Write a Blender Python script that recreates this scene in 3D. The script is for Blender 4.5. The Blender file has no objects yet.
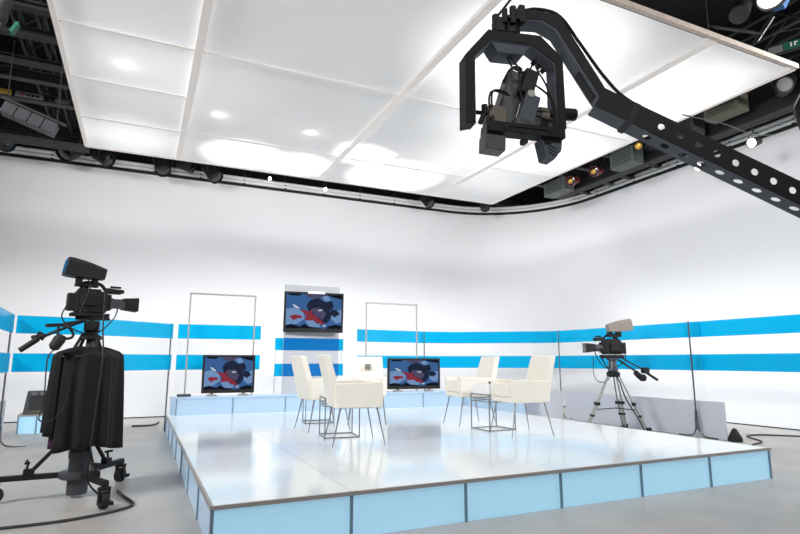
import bpy, bmesh, math, random
from mathutils import Vector, Matrix, Euler
random.seed(4)
C = bpy.context.scene.collection
PI = math.pi
def V(*a): return Vector(a)

# ---------------------------------------------------------------- materials
def lin(c):
    c = c / 255.0
    return c / 12.92 if c <= 0.04045 else ((c + 0.055) / 1.055) ** 2.4
def rgb(r, g, b): return (lin(r), lin(g), lin(b), 1.0)

def mat(name, col, rough=0.5, metal=0.0, noise=0.0, scale=8.0, coat=0.0, emis=None, estr=0.0, bump=0.0, spec=0.5):
    m = bpy.data.materials.new(name); m.use_nodes = True
    nt = m.node_tree; b = nt.nodes['Principled BSDF']
    b.inputs['Base Color'].default_value = col
    b.inputs['Roughness'].default_value = rough
    b.inputs['Metallic'].default_value = metal
    b.inputs['Coat Weight'].default_value = coat
    b.inputs['Specular IOR Level'].default_value = spec
    if emis:
        b.inputs['Emission Color'].default_value = emis
        b.inputs['Emission Strength'].default_value = estr
    if noise > 0 or bump > 0:
        tc = nt.nodes.new('ShaderNodeTexCoord')
        nz = nt.nodes.new('ShaderNodeTexNoise'); nz.inputs['Scale'].default_value = scale; nz.inputs['Detail'].default_value = 5
        nt.links.new(tc.outputs['Object'], nz.inputs['Vector'])
        if noise > 0:
            r = nt.nodes.new('ShaderNodeValToRGB')
            r.color_ramp.elements[0].position = 0.3; r.color_ramp.elements[1].position = 0.7
            r.color_ramp.elements[0].color = tuple(c * (1 - noise) for c in col[:3]) + (1,)
            r.color_ramp.elements[1].color = tuple(min(1, c * (1 + noise)) for c in col[:3]) + (1,)
            nt.links.new(nz.outputs['Fac'], r.inputs['Fac']); nt.links.new(r.outputs['Color'], b.inputs['Base Color'])
        if bump > 0:
            bp = nt.nodes.new('ShaderNodeBump'); bp.inputs['Strength'].default_value = bump; bp.inputs['Distance'].default_value = 0.01
            nt.links.new(nz.outputs['Fac'], bp.inputs['Height']); nt.links.new(bp.outputs['Normal'], b.inputs['Normal'])
    return m

def emit_mat(name, col, s):
    m = bpy.data.materials.new(name); m.use_nodes = True
    nt = m.node_tree; nt.nodes.clear()
    e = nt.nodes.new('ShaderNodeEmission'); e.inputs[0].default_value = col; e.inputs[1].default_value = s
    o = nt.nodes.new('ShaderNodeOutputMaterial'); nt.links.new(e.outputs[0], o.inputs[0])
    return m

def film_mat(name, col, transp, emis=0.0, rough=0.25):
    """coloured translucent film: a mix of straight-through tinted light, diffusion and sheen"""
    m = bpy.data.materials.new(name); m.use_nodes = True
    nt = m.node_tree; nt.nodes.clear()
    o = nt.nodes.new('ShaderNodeOutputMaterial')
    t = nt.nodes.new('ShaderNodeBsdfTransparent'); t.inputs[0].default_value = col
    d = nt.nodes.new('ShaderNodeBsdfPrincipled'); d.inputs['Base Color'].default_value = col; d.inputs['Roughness'].default_value = rough
    mx = nt.nodes.new('ShaderNodeMixShader'); mx.inputs[0].default_value = transp
    nt.links.new(d.outputs[0], mx.inputs[1]); nt.links.new(t.outputs[0], mx.inputs[2])
    nt.links.new(mx.outputs[0], o.inputs[0])
    return m

def diffuser_mat(name, col, base):
    """stretched white diffusion film lit from behind"""
    m = bpy.data.materials.new(name); m.use_nodes = True
    nt = m.node_tree; nt.nodes.clear()
    o = nt.nodes.new('ShaderNodeOutputMaterial')
    t = nt.nodes.new('ShaderNodeBsdfTranslucent'); t.inputs[0].default_value = col
    d = nt.nodes.new('ShaderNodeBsdfPrincipled'); d.inputs['Base Color'].default_value = col; d.inputs['Roughness'].default_value = 0.22
    d.inputs['Emission Color'].default_value = (1, 0.985, 0.97, 1); d.inputs['Emission Strength'].default_value = base
    mx = nt.nodes.new('ShaderNodeMixShader'); mx.inputs[0].default_value = 0.5
    nt.links.new(d.outputs[0], mx.inputs[1]); nt.links.new(t.outputs[0], mx.inputs[2])
    nt.links.new(mx.outputs[0], o.inputs[0])
    return m

def tile_mat(name, col, seam, pitch, ox, oy, rough):
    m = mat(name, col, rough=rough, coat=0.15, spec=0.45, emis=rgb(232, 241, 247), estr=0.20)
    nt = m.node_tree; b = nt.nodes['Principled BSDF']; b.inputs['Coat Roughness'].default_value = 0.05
    tc = nt.nodes.new('ShaderNodeTexCoord'); sp = nt.nodes.new('ShaderNodeSeparateXYZ')
    nt.links.new(tc.outputs['Object'], sp.inputs[0])
    outs = []
    for ax, off in (('X', ox), ('Y', oy)):
        a = nt.nodes.new('ShaderNodeMath'); a.operation = 'ADD'; a.inputs[1].default_value = off
        nt.links.new(sp.outputs[ax], a.inputs[0])
        p = nt.nodes.new('ShaderNodeMath'); p.operation = 'PINGPONG'; p.inputs[1].default_value = pitch / 2
        nt.links.new(a.outputs[0], p.inputs[0])
        l = nt.nodes.new('ShaderNodeMath'); l.operation = 'LESS_THAN'; l.inputs[1].default_value = 0.005
        nt.links.new(p.outputs[0], l.inputs[0]); outs.append(l)
    mx = nt.nodes.new('ShaderNodeMath'); mx.operation = 'MAXIMUM'
    nt.links.new(outs[0].outputs[0], mx.inputs[0]); nt.links.new(outs[1].outputs[0], mx.inputs[1])
    mc = nt.nodes.new('ShaderNodeMix'); mc.data_type = 'RGBA'
    mc.inputs['A'].default_value = col; mc.inputs['B'].default_value = seam
    nt.links.new(mx.outputs[0], mc.inputs['Factor']); nt.links.new(mc.outputs['Result'], b.inputs['Base Color'])
    return m

M = {}
M['concrete'] = mat('polished_concrete', rgb(186, 182, 178), rough=0.38, spec=0.35, noise=0.10, scale=1.7, bump=0.015)
M['cyc'] = mat('white_cyclorama', rgb(232, 232, 234), rough=0.9, noise=0.006, scale=2.0)
M['black'] = mat('studio_black', rgb(22, 22, 23), rough=0.85, noise=0.2, scale=3)
M['steel_dark'] = mat('dark_painted_steel', rgb(20, 21, 23), rough=0.65, noise=0.2, scale=6)
M['steel_mid'] = mat('grey_painted_steel', rgb(42, 44, 46), rough=0.6, noise=0.15, scale=6)
M['gear'] = mat('black_gear_plastic', rgb(30, 30, 32), rough=0.55, noise=0.15, scale=20, spec=0.3)
M['gear_grey'] = mat('charcoal_gear', rgb(62, 64, 68), rough=0.45, noise=0.12, scale=15)
M['jib_black'] = mat('jib_black_anodised', rgb(30, 31, 33), rough=0.6, noise=0.12, scale=9, spec=0.25)
M['jib_grey'] = mat('jib_slate_bounce', rgb(92, 97, 107), rough=0.6, noise=0.1, scale=9, spec=0.25)  # slate grey lifted: floor bounce on the undersides is put into the colour
M['rubber'] = mat('black_rubber', rgb(24, 24, 25), rough=0.7)
M['chrome'] = mat('chrome_tube', rgb(150, 152, 155), rough=0.16, metal=1.0)
M['chrome_dark'] = mat('dark_chrome_leg', rgb(150, 153, 158), rough=0.2, metal=1.0)
M['leg_metal'] = mat('satin_steel_leg', rgb(150, 152, 156), rough=0.35, metal=0.6)
M['alu'] = mat('brushed_aluminium', rgb(178, 178, 178), rough=0.35, metal=0.9)
M['alu_matte'] = mat('matte_aluminium', rgb(166, 164, 160), rough=0.5, metal=0.3)
M['trim'] = mat('stage_edge_trim', rgb(168, 164, 160), rough=0.4, metal=0.2)
M['leather'] = mat('ivory_leather', rgb(236, 231, 220), rough=0.5, noise=0.02, scale=30, bump=0.03)
M['white_gloss'] = mat('white_lacquer', rgb(240, 240, 240), rough=0.15)
M['ceil_frame'] = mat('pale_frame_painted_glow', rgb(235, 226, 220), rough=0.5, emis=rgb(255, 246, 240), estr=0.22)  # even glow put into the frame material; the bars are no lamps
M['ceil_edge'] = mat('worn_frame_edge', rgb(226, 208, 194), rough=0.6, noise=0.15, scale=14)
M['diffuser'] = diffuser_mat('ceiling_diffusion_film', (0.86, 0.87, 0.89, 1), 0.60)
M['blue'] = film_mat('cyan_blue_film', rgb(0, 206, 244), 0.45)
M['clear'] = film_mat('clear_acrylic', (0.99, 0.995, 0.995, 1), 0.985, rough=0.1)
M['blue_deep'] = film_mat('deep_blue_film', rgb(0, 112, 184), 0.12)
M['frost'] = film_mat('grey_frosted_sheet', rgb(222, 223, 232), 0.08)
M['frost_column'] = film_mat('pale_grey_column_sheet', rgb(200, 202, 209), 0.10)
M['post'] = mat('grey_post', rgb(96, 99, 106), rough=0.35, metal=0.6)
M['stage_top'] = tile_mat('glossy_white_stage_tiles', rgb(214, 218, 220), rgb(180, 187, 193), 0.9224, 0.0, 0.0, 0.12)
M['lightbox'] = mat('lit_blue_acrylic', rgb(160, 205, 228), rough=0.25, emis=rgb(168, 214, 240), estr=0.50)
M['lightbox_pale'] = mat('lit_pale_acrylic', rgb(156, 180, 202), rough=0.25, emis=rgb(178, 206, 232), estr=0.28)
M['lightpost'] = mat('lightbox_divider', rgb(122, 150, 170), rough=0.4, metal=0.2)
M['cloth'] = mat('black_drape', rgb(15, 15, 17), rough=0.9, noise=0.1, scale=40)
M['plum'] = mat('plum_lining', rgb(66, 30, 60), rough=0.55, noise=0.25, scale=60)
M['beige_hood'] = mat('beige_grey_hood', rgb(146, 138, 131), rough=0.55)
M['bronze'] = mat('tan_motor_housing', rgb(112, 101, 90), rough=0.5)
M['lens'] = mat('dark_lens_glass', rgb(14, 18, 26), rough=0.06, coat=0.5)
M['lens_blue'] = emit_mat('viewfinder_screen', rgb(40, 130, 190), 0.55)
M['lamp_on'] = emit_mat('lit_lamp_lens', (1, 0.95, 0.85, 1), 9.0)
M['lamp_soft'] = emit_mat('lit_fresnel_face', (1, 0.99, 0.96, 1), 2.2)
M['olive'] = mat('olive_grey_cover', rgb(86, 84, 70), rough=0.7, noise=0.15, scale=12)
M['greengrey'] = mat('green_grey_housing', rgb(78, 86, 82), rough=0.6, noise=0.15, scale=10)
M['red'] = mat('red_connector', rgb(130, 44, 48), rough=0.5)
M['gold'] = mat('gold_reflector', rgb(190, 150, 70), rough=0.3, metal=0.7)
M['yellow'] = mat('yellow_label', rgb(190, 150, 60), rough=0.6)
M['label'] = mat('grey_label', rgb(120, 120, 120), rough=0.6)
M['green'] = mat('green_sign', rgb(20, 92, 74), rough=0.5)
M['blue_gear'] = mat('blue_gel_holder', rgb(30, 92, 150), rough=0.5)
M['white'] = mat('white_paint', rgb(235, 235, 235), rough=0.5)
M['cable'] = mat('grey_black_cable', rgb(52, 52, 54), rough=0.55)
M['logo'] = mat('grey_plate', rgb(112, 112, 110), rough=0.4)
M['p_blue'] = emit_mat('picture_mid_blue', rgb(72, 116, 176), 0.66)
M['p_light'] = emit_mat('picture_light_blue', rgb(134, 172, 222), 0.66)
M['p_navy'] = emit_mat('picture_navy', rgb(42, 50, 76), 0.66)
M['p_dark'] = emit_mat('picture_dark', rgb(26, 30, 44), 0.66)
M['p_red'] = emit_mat('picture_red', rgb(165, 62, 78), 0.62)
M['p_white'] = emit_mat('picture_white', rgb(214, 220, 226), 0.8)
M['p_violet'] = emit_mat('picture_violet', rgb(92, 88, 122), 0.66)

# ---------------------------------------------------------------- mesh helper
class MB:
    def __init__(self): self.bm = bmesh.new(); self.mi = 0
    def _tag(self, faces):
        for f in faces: f.material_index = self.mi
    def box(self, c, s, rot=None, taper=None):
        r = rot if isinstance(rot, Matrix) else (Euler(rot).to_matrix() if rot else Matrix.Identity(3))
        vs = []
        for sz in (-1, 1):
            for sx, sy in ((-1, -1), (1, -1), (1, 1), (-1, 1)):
                k = taper if (taper and sz > 0) else (1, 1)
                vs.append(self.bm.verts.new(Vector(c) + r @ Vector((sx * s[0] / 2 * k[0], sy * s[1] / 2 * k[1], sz * s[2] / 2))))
        F = [(3, 2, 1, 0), (4, 5, 6, 7), (0, 1, 5, 4), (1, 2, 6, 5), (2, 3, 7, 6), (3, 0, 4, 7)]
        self._tag([self.bm.faces.new([vs[i] for i in f]) for f in F]); return self
    def hexa(self, pts):
        """8 points: lower ring then upper ring"""
        vs = [self.bm.verts.new(Vector(p)) for p in pts]
        F = [(3, 2, 1, 0), (4, 5, 6, 7), (0, 1, 5, 4), (1, 2, 6, 5), (2, 3, 7, 6), (3, 0, 4, 7)]
        self._tag([self.bm.faces.new([vs[i] for i in f]) for f in F]); return self
    def cyl(self, p1, p2, r1, r2=None, seg=16):
        return self.tube([p1, p2], [r1, r1 if r2 is None else r2], seg)
    def tube(self, pts, r, seg=8, closed=False):
        pts = [Vector(p) for p in pts]; n = len(pts)
        rs = r if isinstance(r, (list, tuple)) else [r] * n
        tans = []
        for i in range(n):
            if closed: t = pts[(i + 1) % n] - pts[i - 1]
            else: t = pts[min(i + 1, n - 1)] - pts[max(i - 1, 0)]
            tans.append(t.normalized())
        ref = Vector((0, 0, 1)) if abs(tans[0].z) < 0.9 else Vector((1, 0, 0))
        u = tans[0].cross(ref).normalized(); rings = []
        for i in range(n):
            u = (u - tans[i] * u.dot(tans[i])).normalized(); w = tans[i].cross(u)
            rings.append([self.bm.verts.new(pts[i] + (u * math.cos(2 * PI * k / seg) + w * math.sin(2 * PI * k / seg)) * rs[i]) for k in range(seg)])
        fs = []
        for i in range(n if closed else n - 1):
            a, b = rings[i], rings[(i + 1) % n]
            for k in range(seg):
                fs.append(self.bm.faces.new((a[k], a[(k + 1) % seg], b[(k + 1) % seg], b[k])))
        if not closed:
            fs.append(self.bm.faces.new(list(reversed(rings[0])))); fs.append(self.bm.faces.new(rings[-1]))
        self._tag(fs); return self
    def prism(self, poly, o, ex, ey, dvec):
        o = Vector(o); ex = Vector(ex); ey = Vector(ey); dvec = Vector(dvec)
        a = [self.bm.verts.new(o + ex * p[0] + ey * p[1]) for p in poly]
        b = [self.bm.verts.new(v.co + dvec) for v in a]
        n = len(a); fs = [self.bm.faces.new(list(reversed(a))), self.bm.faces.new(b)]
        for i in range(n): fs.append(self.bm.faces.new((a[i], a[(i + 1) % n], b[(i + 1) % n], b[i])))
        self._tag(fs); return self
    def band(self, A, B, o, ex, ey, dvec):
        """solid strip between two equally long polylines A (outer) and B (inner) in the ex/ey plane"""
        o = Vector(o); ex = Vector(ex); ey = Vector(ey); dvec = Vector(dvec)
        f = lambda p, k: self.bm.verts.new(o + ex * p[0] + ey * p[1] + dvec * k)
        a0 = [f(p, 0) for p in A]; b0 = [f(p, 0) for p in B]; a1 = [f(p, 1) for p in A]; b1 = [f(p, 1) for p in B]
        fs = []; n = len(A)
        for i in range(n - 1):
            fs += [self.bm.faces.new((a0[i], a0[i + 1], b0[i + 1], b0[i])), self.bm.faces.new((b1[i], b1[i + 1], a1[i + 1], a1[i])),
                   self.bm.faces.new((a1[i], a1[i + 1], a0[i + 1], a0[i])), self.bm.faces.new((b0[i], b0[i + 1], b1[i + 1], b1[i]))]
        for i in (0, n - 1): fs.append(self.bm.faces.new((a0[i], b0[i], b1[i], a1[i])))
        self._tag(fs); return self
    def sheet(self, path, z0, z1, t):
        """upright sheet of thickness t along a horizontal path"""
        n = len(path); off = []
        for i in range(n):
            a = Vector(path[max(i - 1, 0)]); b = Vector(path[min(i + 1, n - 1)]); d = (b - a).normalized()
            off.append(Vector((-d.y, d.x)) * t / 2)
        A = [Vector(p) + q for p, q in zip(path, off)]; B = [Vector(p) - q for p, q in zip(path, off)]
        return self.band(A, B, (0, 0, z0), (1, 0, 0), (0, 1, 0), (0, 0, z1 - z0))
    def lathe(self, prof, mtx=None, seg=24):
        mtx = mtx or Matrix.Identity(4); rings = []
        for r, z in prof:
            rings.append([self.bm.verts.new(mtx @ Vector((r * math.cos(2 * PI * k / seg), r * math.sin(2 * PI * k / seg), z))) for k in range(seg)])
        fs = []
        for a, b in zip(rings[:-1], rings[1:]):
            for k in range(seg): fs.append(self.bm.faces.new((a[k], a[(k + 1) % seg], b[(k + 1) % seg], b[k])))
        fs += [self.bm.faces.new(list(reversed(rings[0]))), self.bm.faces.new(rings[-1])]
        self._tag(fs); return self
    def holed_plate(self, o, ex, ey, dvec, L, W, cells):
        """plate L x W with round holes; cells = list of (x0, x1, hole radius or 0)"""
        o = Vector(o); ex = Vector(ex); ey = Vector(ey); dvec = Vector(dvec); fs = []
        for x0, x1, r in cells:
            if r == 0:
                self.prism([(x0, 0), (x1, 0), (x1, W), (x0, W)], o, ex, ey, dvec); continue
            cx = (x0 + x1) / 2; cy = W / 2; N = 24; hw = (x1 - x0) / 2; sq = []; ci = []
            for k in range(N):
                a = 2 * PI * k / N; c, s = math.cos(a), math.sin(a)
                q = min(hw / abs(c) if abs(c) > 1e-6 else 9, cy / abs(s) if abs(s) > 1e-6 else 9)
                sq.append((cx + c * q, cy + s * q)); ci.append((cx + c * r, cy + s * r))
            # snap nearest ring points on the square's corners
            for qx in (x0, x1):
                for qy in (0, W):
                    j = min(range(N), key=lambda i: (sq[i][0] - qx) ** 2 + (sq[i][1] - qy) ** 2); sq[j] = (qx, qy)
            g = lambda p, d: self.bm.verts.new(o + ex * p[0] + ey * p[1] + dvec * d)
            s0 = [g(p, 0) for p in sq]; c0 = [g(p, 0) for p in ci]; s1 = [g(p, 1) for p in sq]; c1 = [g(p, 1) for p in ci]
            for k in range(N):
                j = (k + 1) % N
                fs += [self.bm.faces.new((s0[k], s0[j], c0[j], c0[k])), self.bm.faces.new((c1[k], c1[j], s1[j], s1[k])),
                       self.bm.faces.new((c0[k], c0[j], c1[j], c1[k]))]
        self._tag(fs); return self
    def build(self, name, mats, parent=None, world=False, smooth=True, bevel=0.0, seg=2, solid=0.0, coll=C):
        me = bpy.data.meshes.new(name)
        if world and parent is not None:
            r = parent if parent.parent is None else parent.parent
            mw = Matrix.LocRotScale(r.location, r.rotation_euler, None)
            self.bm.transform(mw.inverted())
        bmesh.ops.recalc_face_normals(self.bm, faces=self.bm.faces)
        self.bm.to_mesh(me); self.bm.free()
        for m in (mats if isinstance(mats, (list, tuple)) else [mats]): me.materials.append(m)
        if smooth:
            for p in me.polygons: p.use_smooth = True
            me.set_sharp_from_angle(angle=math.radians(35))
        o = bpy.data.objects.new(name, me); coll.objects.link(o)
        if parent is not None: o.parent = parent
        if solid:
            s = o.modifiers.new('solid', 'SOLIDIFY'); s.thickness = solid
        if bevel > 0:
            b = o.modifiers.new('bevel', 'BEVEL'); b.width = bevel; b.segments = seg; b.limit_method = 'ANGLE'; b.angle_limit = math.radians(40)
            b.harden_normals = True
        return o

def tag(o, label, cat, group=None):
    o['label'] = label; o['category'] = cat
    if group: o['group'] = group
    return o
def thing(name, label, cat, loc=(0, 0, 0), rz=0.0, group=None, rot=None):
    o = bpy.data.objects.new(name, None); C.objects.link(o)
    o.empty_display_size = 0.1
    o.location = loc; o.rotation_euler = rot if rot is not None else (0, 0, rz)
    return tag(o, label, cat, group)
def struct(o): o['kind'] = 'structure'; return o
def dup(root, loc, rz, label):
    r = root.copy(); C.objects.link(r); r.location = loc; r.rotation_euler = (0, 0, rz); r['label'] = label
    for ch in list(root.children):
        c = ch.copy(); C.objects.link(c); c.parent = r
        for g in list(ch.children):
            d = g.copy(); C.objects.link(d); d.parent = c
    return r
def curve_pts(P, n=8):
    """Catmull-Rom through points"""
    P = [Vector(p) for p in P]; out = []
    Q = [P[0] * 2 - P[1]] + P + [P[-1] * 2 - P[-2]]
    for i in range(1, len(Q) - 2):
        for k in range(n):
            t = k / n
            out.append(0.5 * ((2 * Q[i]) + (Q[i + 1] - Q[i - 1]) * t + (2 * Q[i - 1] - 5 * Q[i] + 4 * Q[i + 1] - Q[i + 2]) * t * t + (3 * Q[i] - Q[i - 1] - 3 * Q[i + 1] + Q[i + 2]) * t ** 3))
    out.append(P[-1]); return out

# ---------------------------------------------------------------- camera
cam = bpy.data.cameras.new('camera'); co = bpy.data.objects.new('camera', cam); C.objects.link(co)
cam.sensor_width = 36; cam.lens = 550.0 * 36 / 800; cam.clip_start = 0.05; cam.clip_end = 100
co.location = (0, 0, 1.2)
co.rotation_euler = Euler((math.radians(90 + 9.673), 0, math.radians(-25.0)), 'XYZ')
bpy.context.scene.camera = co

# ---------------------------------------------------------------- setting
struct(MB().box((2.2, 4.8, -0.05), (18.8, 19.8, 0.1)).build('floor', M['concrete'], smooth=False))
WX, WY, WR, WZ = 10.5, 13.3, 2.8, 5.40
path = [(-6.9, WY), (0, WY)] + [(WX - WR + WR * math.sin(a), WY - WR + WR * math.cos(a)) for a in [PI / 2 * k / 18 for k in range(19)]] + [(WX, 3), (WX, -4.9)]
offp = []
struct(MB().sheet([(x, y) for x, y in path], 0.022, WZ, 0.04).build('wall_back', M['cyc']))
struct(MB().sheet(path, 0.0, 0.022, 0.036).build('baseboard_back', M['black']))
struct(MB().box((2.2, 14.65, 4.0), (18.8, 0.1, 8.1)).build('wall_rear', M['black'], smooth=False))
struct(MB().box((11.55, 4.8, 4.0), (0.1, 19.6, 8.1)).build('wall_right', M['black'], smooth=False))
struct(MB().box((-7.15, 4.8, 4.0), (0.1, 19.6, 8.1)).build('wall_left', M['black'], smooth=False))
struct(MB().box((2.2, -5.05, 4.0), (18.8, 0.1, 8.1)).build('wall_front', M['black'], smooth=False))
struct(MB().box((2.2, 4.8, 8.1), (18.8, 19.8, 0.1)).build('ceiling', M['black'], smooth=False))

# rail that carries the cyclorama cloth
rail = thing('cyclorama_rail', 'long curved silver pipe rail along the top of the white cyclorama', 'rail', (2, WY, WZ))
ip = [(x, y) for x, y in path]
def inset(path, d):
    out = []
    n = len(path)
    for i in range(n):
        a = Vector(path[max(i - 1, 0)]); b = Vector(path[min(i + 1, n - 1)]); t = (b - a).normalized()
        out.append(Vector(path[i]) + Vector((t.y, -t.x)) * d)
    return out
MB().sheet(inset(path, 0.035), WZ - 0.02, WZ + 0.04, 0.05).build('track', M['gear'], rail, world=True)
for dz, rr in ((0.088, 0.042), (0.172, 0.042)):
    MB().tube([(p.x, p.y, WZ + dz) for p in inset(path, 0.05)], rr, 10).build('pipe', M['white'], rail, world=True)
for i in range(-6, 8): MB().box((i * 1.0, WY - 0.05, WZ + 0.2), (0.05, 0.05, 0.4)).build('bracket', M['steel_dark'], rail, world=True)
for i in range(0, 12): MB().box((WX - 0.05, 10.3 - i * 1.2, WZ + 0.2), (0.05, 0.05, 0.4)).build('bracket', M['steel_dark'], rail, world=True)

# ---------------------------------------------------------------- suspended lit ceiling
ZC = 4.40
cl = thing('suspended_light_ceiling', 'big suspended ceiling of white backlit diffusion panels in pale frames', 'light ceiling', (2.7, 6.2, ZC))
XS = [-0.964, 0.333, 2.682, 5.059, 6.38]
YB, YF = 9.17, 3.29
rows = {0: [YB, 8.02, 6.86, 5.71, 4.50, YF], 1: [YB, 7.98, 5.71, YF], 2: [YB, 7.98, 5.71, YF], 3: [YB, 8.02, 6.86, 5.71, 4.50, YF]}
rows[3] = [YB, 7.35, 5.55, YF]
for c in range(4):
    for a, b in zip(rows[c][:-1], rows[c][1:]):
        p = MB(); x0, x1 = XS[c] + 0.03, XS[c + 1] - 0.03
        p._tag([p.bm.faces.new([p.bm.verts.new(q) for q in ((x0, b + .012, ZC + .004), (x1, b + .012, ZC + .004), (x1, a - .012, ZC + .004), (x0, a - .012, ZC + .004))])])
        p.build('diffuser_panel', M['diffuser'], cl, world=True, smooth=False)
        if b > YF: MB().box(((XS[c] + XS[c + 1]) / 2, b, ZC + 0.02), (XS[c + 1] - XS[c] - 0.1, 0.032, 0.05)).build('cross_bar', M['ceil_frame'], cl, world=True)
for i, x in enumerate(XS):
    w = 0.05 if i in (0, 4) else 0.085
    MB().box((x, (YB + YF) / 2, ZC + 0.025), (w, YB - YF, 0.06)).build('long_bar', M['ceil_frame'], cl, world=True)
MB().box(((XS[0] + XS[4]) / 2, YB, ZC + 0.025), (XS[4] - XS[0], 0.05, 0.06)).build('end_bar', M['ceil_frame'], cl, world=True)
e = MB().box(((XS[0] + XS[4]) / 2, YF - 0.02, ZC + 0.03), (XS[4] - XS[0] + 0.05, 0.045, 0.055)).build('front_bar', M['ceil_edge'], cl, world=True)
e['label'] = 'worn beige front edge bar'
for x, y in ((5.06, 3.34), (2.68, 3.34), (6.36, 9.1), (0.33, 9.1), (5.06, 9.1)):
    MB().cyl((x, y, ZC + 0.05), (x, y, 8.05), 0.006, seg=6).build('hanger_wire', M['steel_mid'], cl, world=True)

# ---------------------------------------------------------------- stage platform
SX0, SX1, SY0, SY1, SH = 0.4765, 6.011, 3.790, 10.45, 0.306
PW = (SX1 - SX0) / 6
st = thing('stage_platform', 'low glossy white tiled stage with lit pale blue acrylic sides', 'stage', (SX0, SY0, 0))
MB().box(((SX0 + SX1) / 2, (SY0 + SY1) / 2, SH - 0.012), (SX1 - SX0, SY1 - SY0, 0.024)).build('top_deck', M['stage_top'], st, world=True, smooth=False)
tr = MB()
tr.box(((SX0 + SX1) / 2, SY0 - 0.006, SH - 0.012), (SX1 - SX0 + 0.03, 0.02, 0.026)); tr.box((SX0 - 0.006, (SY0 + SY1) / 2, SH - 0.012), (0.02, SY1 - SY0, 0.026))
tr.box((SX1 + 0.006, (SY0 + SY1) / 2, SH - 0.012), (0.02, SY1 - SY0, 0.026))
tr.build('edge_trim', M['trim'], st, world=True)
for k in range(6):
    MB().box((SX0 + (k + .5) * PW, SY0 + 0.02, (SH - 0.031) / 2), (PW - 0.012, 0.02, SH - 0.031)).build('side_panel', M['lightbox'], st, world=True, smooth=False)
for k in range(7):
    MB().box((SX0 + k * PW, SY0 + 0.012, (SH - 0.031) / 2), (0.02, 0.03, SH - 0.031)).build('divider_post', M['lightpost'], st, world=True, smooth=False)
NL = 7; PL = (SY1 - SY0) / NL
for xx, nm in ((SX0 + 0.02, 1), (SX1 - 0.02, -1)):
    for k in range(NL):
        MB().box((xx, SY0 + 0.03 + (k + .5) * PL * .995, (SH - 0.031) / 2), (0.02, PL - 0.03, SH - 0.031)).build('side_panel', M['lightbox_pale'] if nm == 1 else M['lightbox'], st, world=True, smooth=False)
        MB().box((xx - 0.008 * nm, SY0 + (k + 1) * PL - 0.02, (SH - 0.031) / 2), (0.025, 0.025, SH - 0.031)).build('divider_post', M['lightpost'], st, world=True, smooth=False)

# low lit ledge along the back of the stage, angled at its left end
LZ = 0.600
ld = thing('lit_ledge', 'long low pale blue lit ledge across the back of the stage', 'ledge', (3, 10.1, SH))
lp = [(0.50, 10.30), (0.60, 10.02), (6.00, 9.80), (6.00, 10.36), (0.50, 10.36)]
MB().prism(lp, (0, 0, LZ - 0.03), (1, 0, 0), (0, 1, 0), (0, 0, 0.03)).build('top_board', M['lightbox_pale'], ld, world=True, smooth=False)
xs = [0.60 + k * 0.9 for k in range(7)]
for a, b in zip(xs[:-1], xs[1:]):
    f = lambda x: 10.02 - (x - .6) * .22 / 5.4
    MB().sheet([(a + .012, f(a) + .03), (b - .012, f(b) + .03)], SH, LZ - .031, 0.02).build('front_panel', M['lightbox_pale'], ld, world=True, smooth=False)
    MB().box((a, f(a) + .03, (SH + LZ - .03) / 2), (0.02, 0.025, LZ - .032 - SH)).build('divider_post', M['lightpost'], ld, world=True, smooth=False)
MB().sheet([(0.525, 10.30), (0.60, 10.06)], SH, LZ - .031, 0.02).build('end_panel', M['lightbox_pale'], ld, world=True, smooth=False)
MB().sheet([(5.985, 9.83), (5.985, 10.35)], SH, LZ - .031, 0.02).build('end_panel', M['lightbox_pale'], ld, world=True, smooth=False)

rb = thing('lit_box', 'blue lit low box on the floor behind the right rear corner of the stage', 'light box', (6.75, 9.9, 0), rz=math.radians(-25))
MB().box((0, 0, 0.545), (1.3, 0.5, 0.03)).build('top_board', M['lightbox_pale'], rb)
MB().box((0, 0, 0.265), (1.27, 0.47, 0.53)).build('lit_body', M['lightbox_pale'], rb)

# ---------------------------------------------------------------- screens with blue bands
ZB = [(1.588, 1.845), (1.042, 1.305)]
def foot(mb, x, y, ang):
    for s in (-1, 1):
        d = Vector((math.cos(ang), math.sin(ang), 0)) * s
        p0 = Vector((x, y, 0.30)); pts = [p0 + d * 0.02, p0 + d * 0.025 + V(0, 0, -.16), p0 + d * 0.07 + V(0, 0, -.25), p0 + d * 0.16 + V(0, 0, -.283), p0 + d * 0.34 + V(0, 0, -.287)]
        mb.tube(curve_pts(pts, 5), 0.013, 8)
def screen(label, path, bands=ZB, posts=(), frost=None, group='blue banded acrylic screens', foot_ang=0.0, extra=()):
    o = thing('acrylic_screen', label, 'screen', (path[0][0], path[0][1], 0))
    o['group'] = group
    for z0, z1 in bands:
        MB().sheet(path, z0, z1, 0.008).build('blue_band', M['blue'], o, world=True)
    cs0 = MB().sheet(inset(path, -0.008), 0.63 if path[0][1] > 10.4 and path[0][0] < 5 else 0.15, 1.845, 0.005).build('clear_sheet', M['clear'], o, world=True); cs0['label'] = 'clear acrylic sheet'
    for x, y, ztop, base in posts:
        p = MB().cyl((x, y, 0.30 if base else 0.602), (x, y, ztop), 0.0125, seg=10); p.cyl((x, y, 0.12 if base else .61), (x, y, 0.42 if base else .64), 0.022, seg=10)
        pp = p.build('post', M['post'], o, world=True)
        if base:
            f = MB(); foot(f, x, y, foot_ang); f.build('foot', M['chrome'], o, world=True)
    return o
screen('blue banded screen at the far left, running towards the viewer', [(-1.66, 9.42), (-1.58, 7.9), (-1.55, 6.2)], posts=((-1.57, 6.2, 1.86, True),), foot_ang=1.5)
sA = screen('blue banded screen on a chrome footed post behind the pedestal camera', [(-1.64, 9.5), (-0.6, 9.75), (0.50, 10.62)], posts=((-1.70, 9.5, 1.87, True),), foot_ang=math.radians(20))
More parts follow.
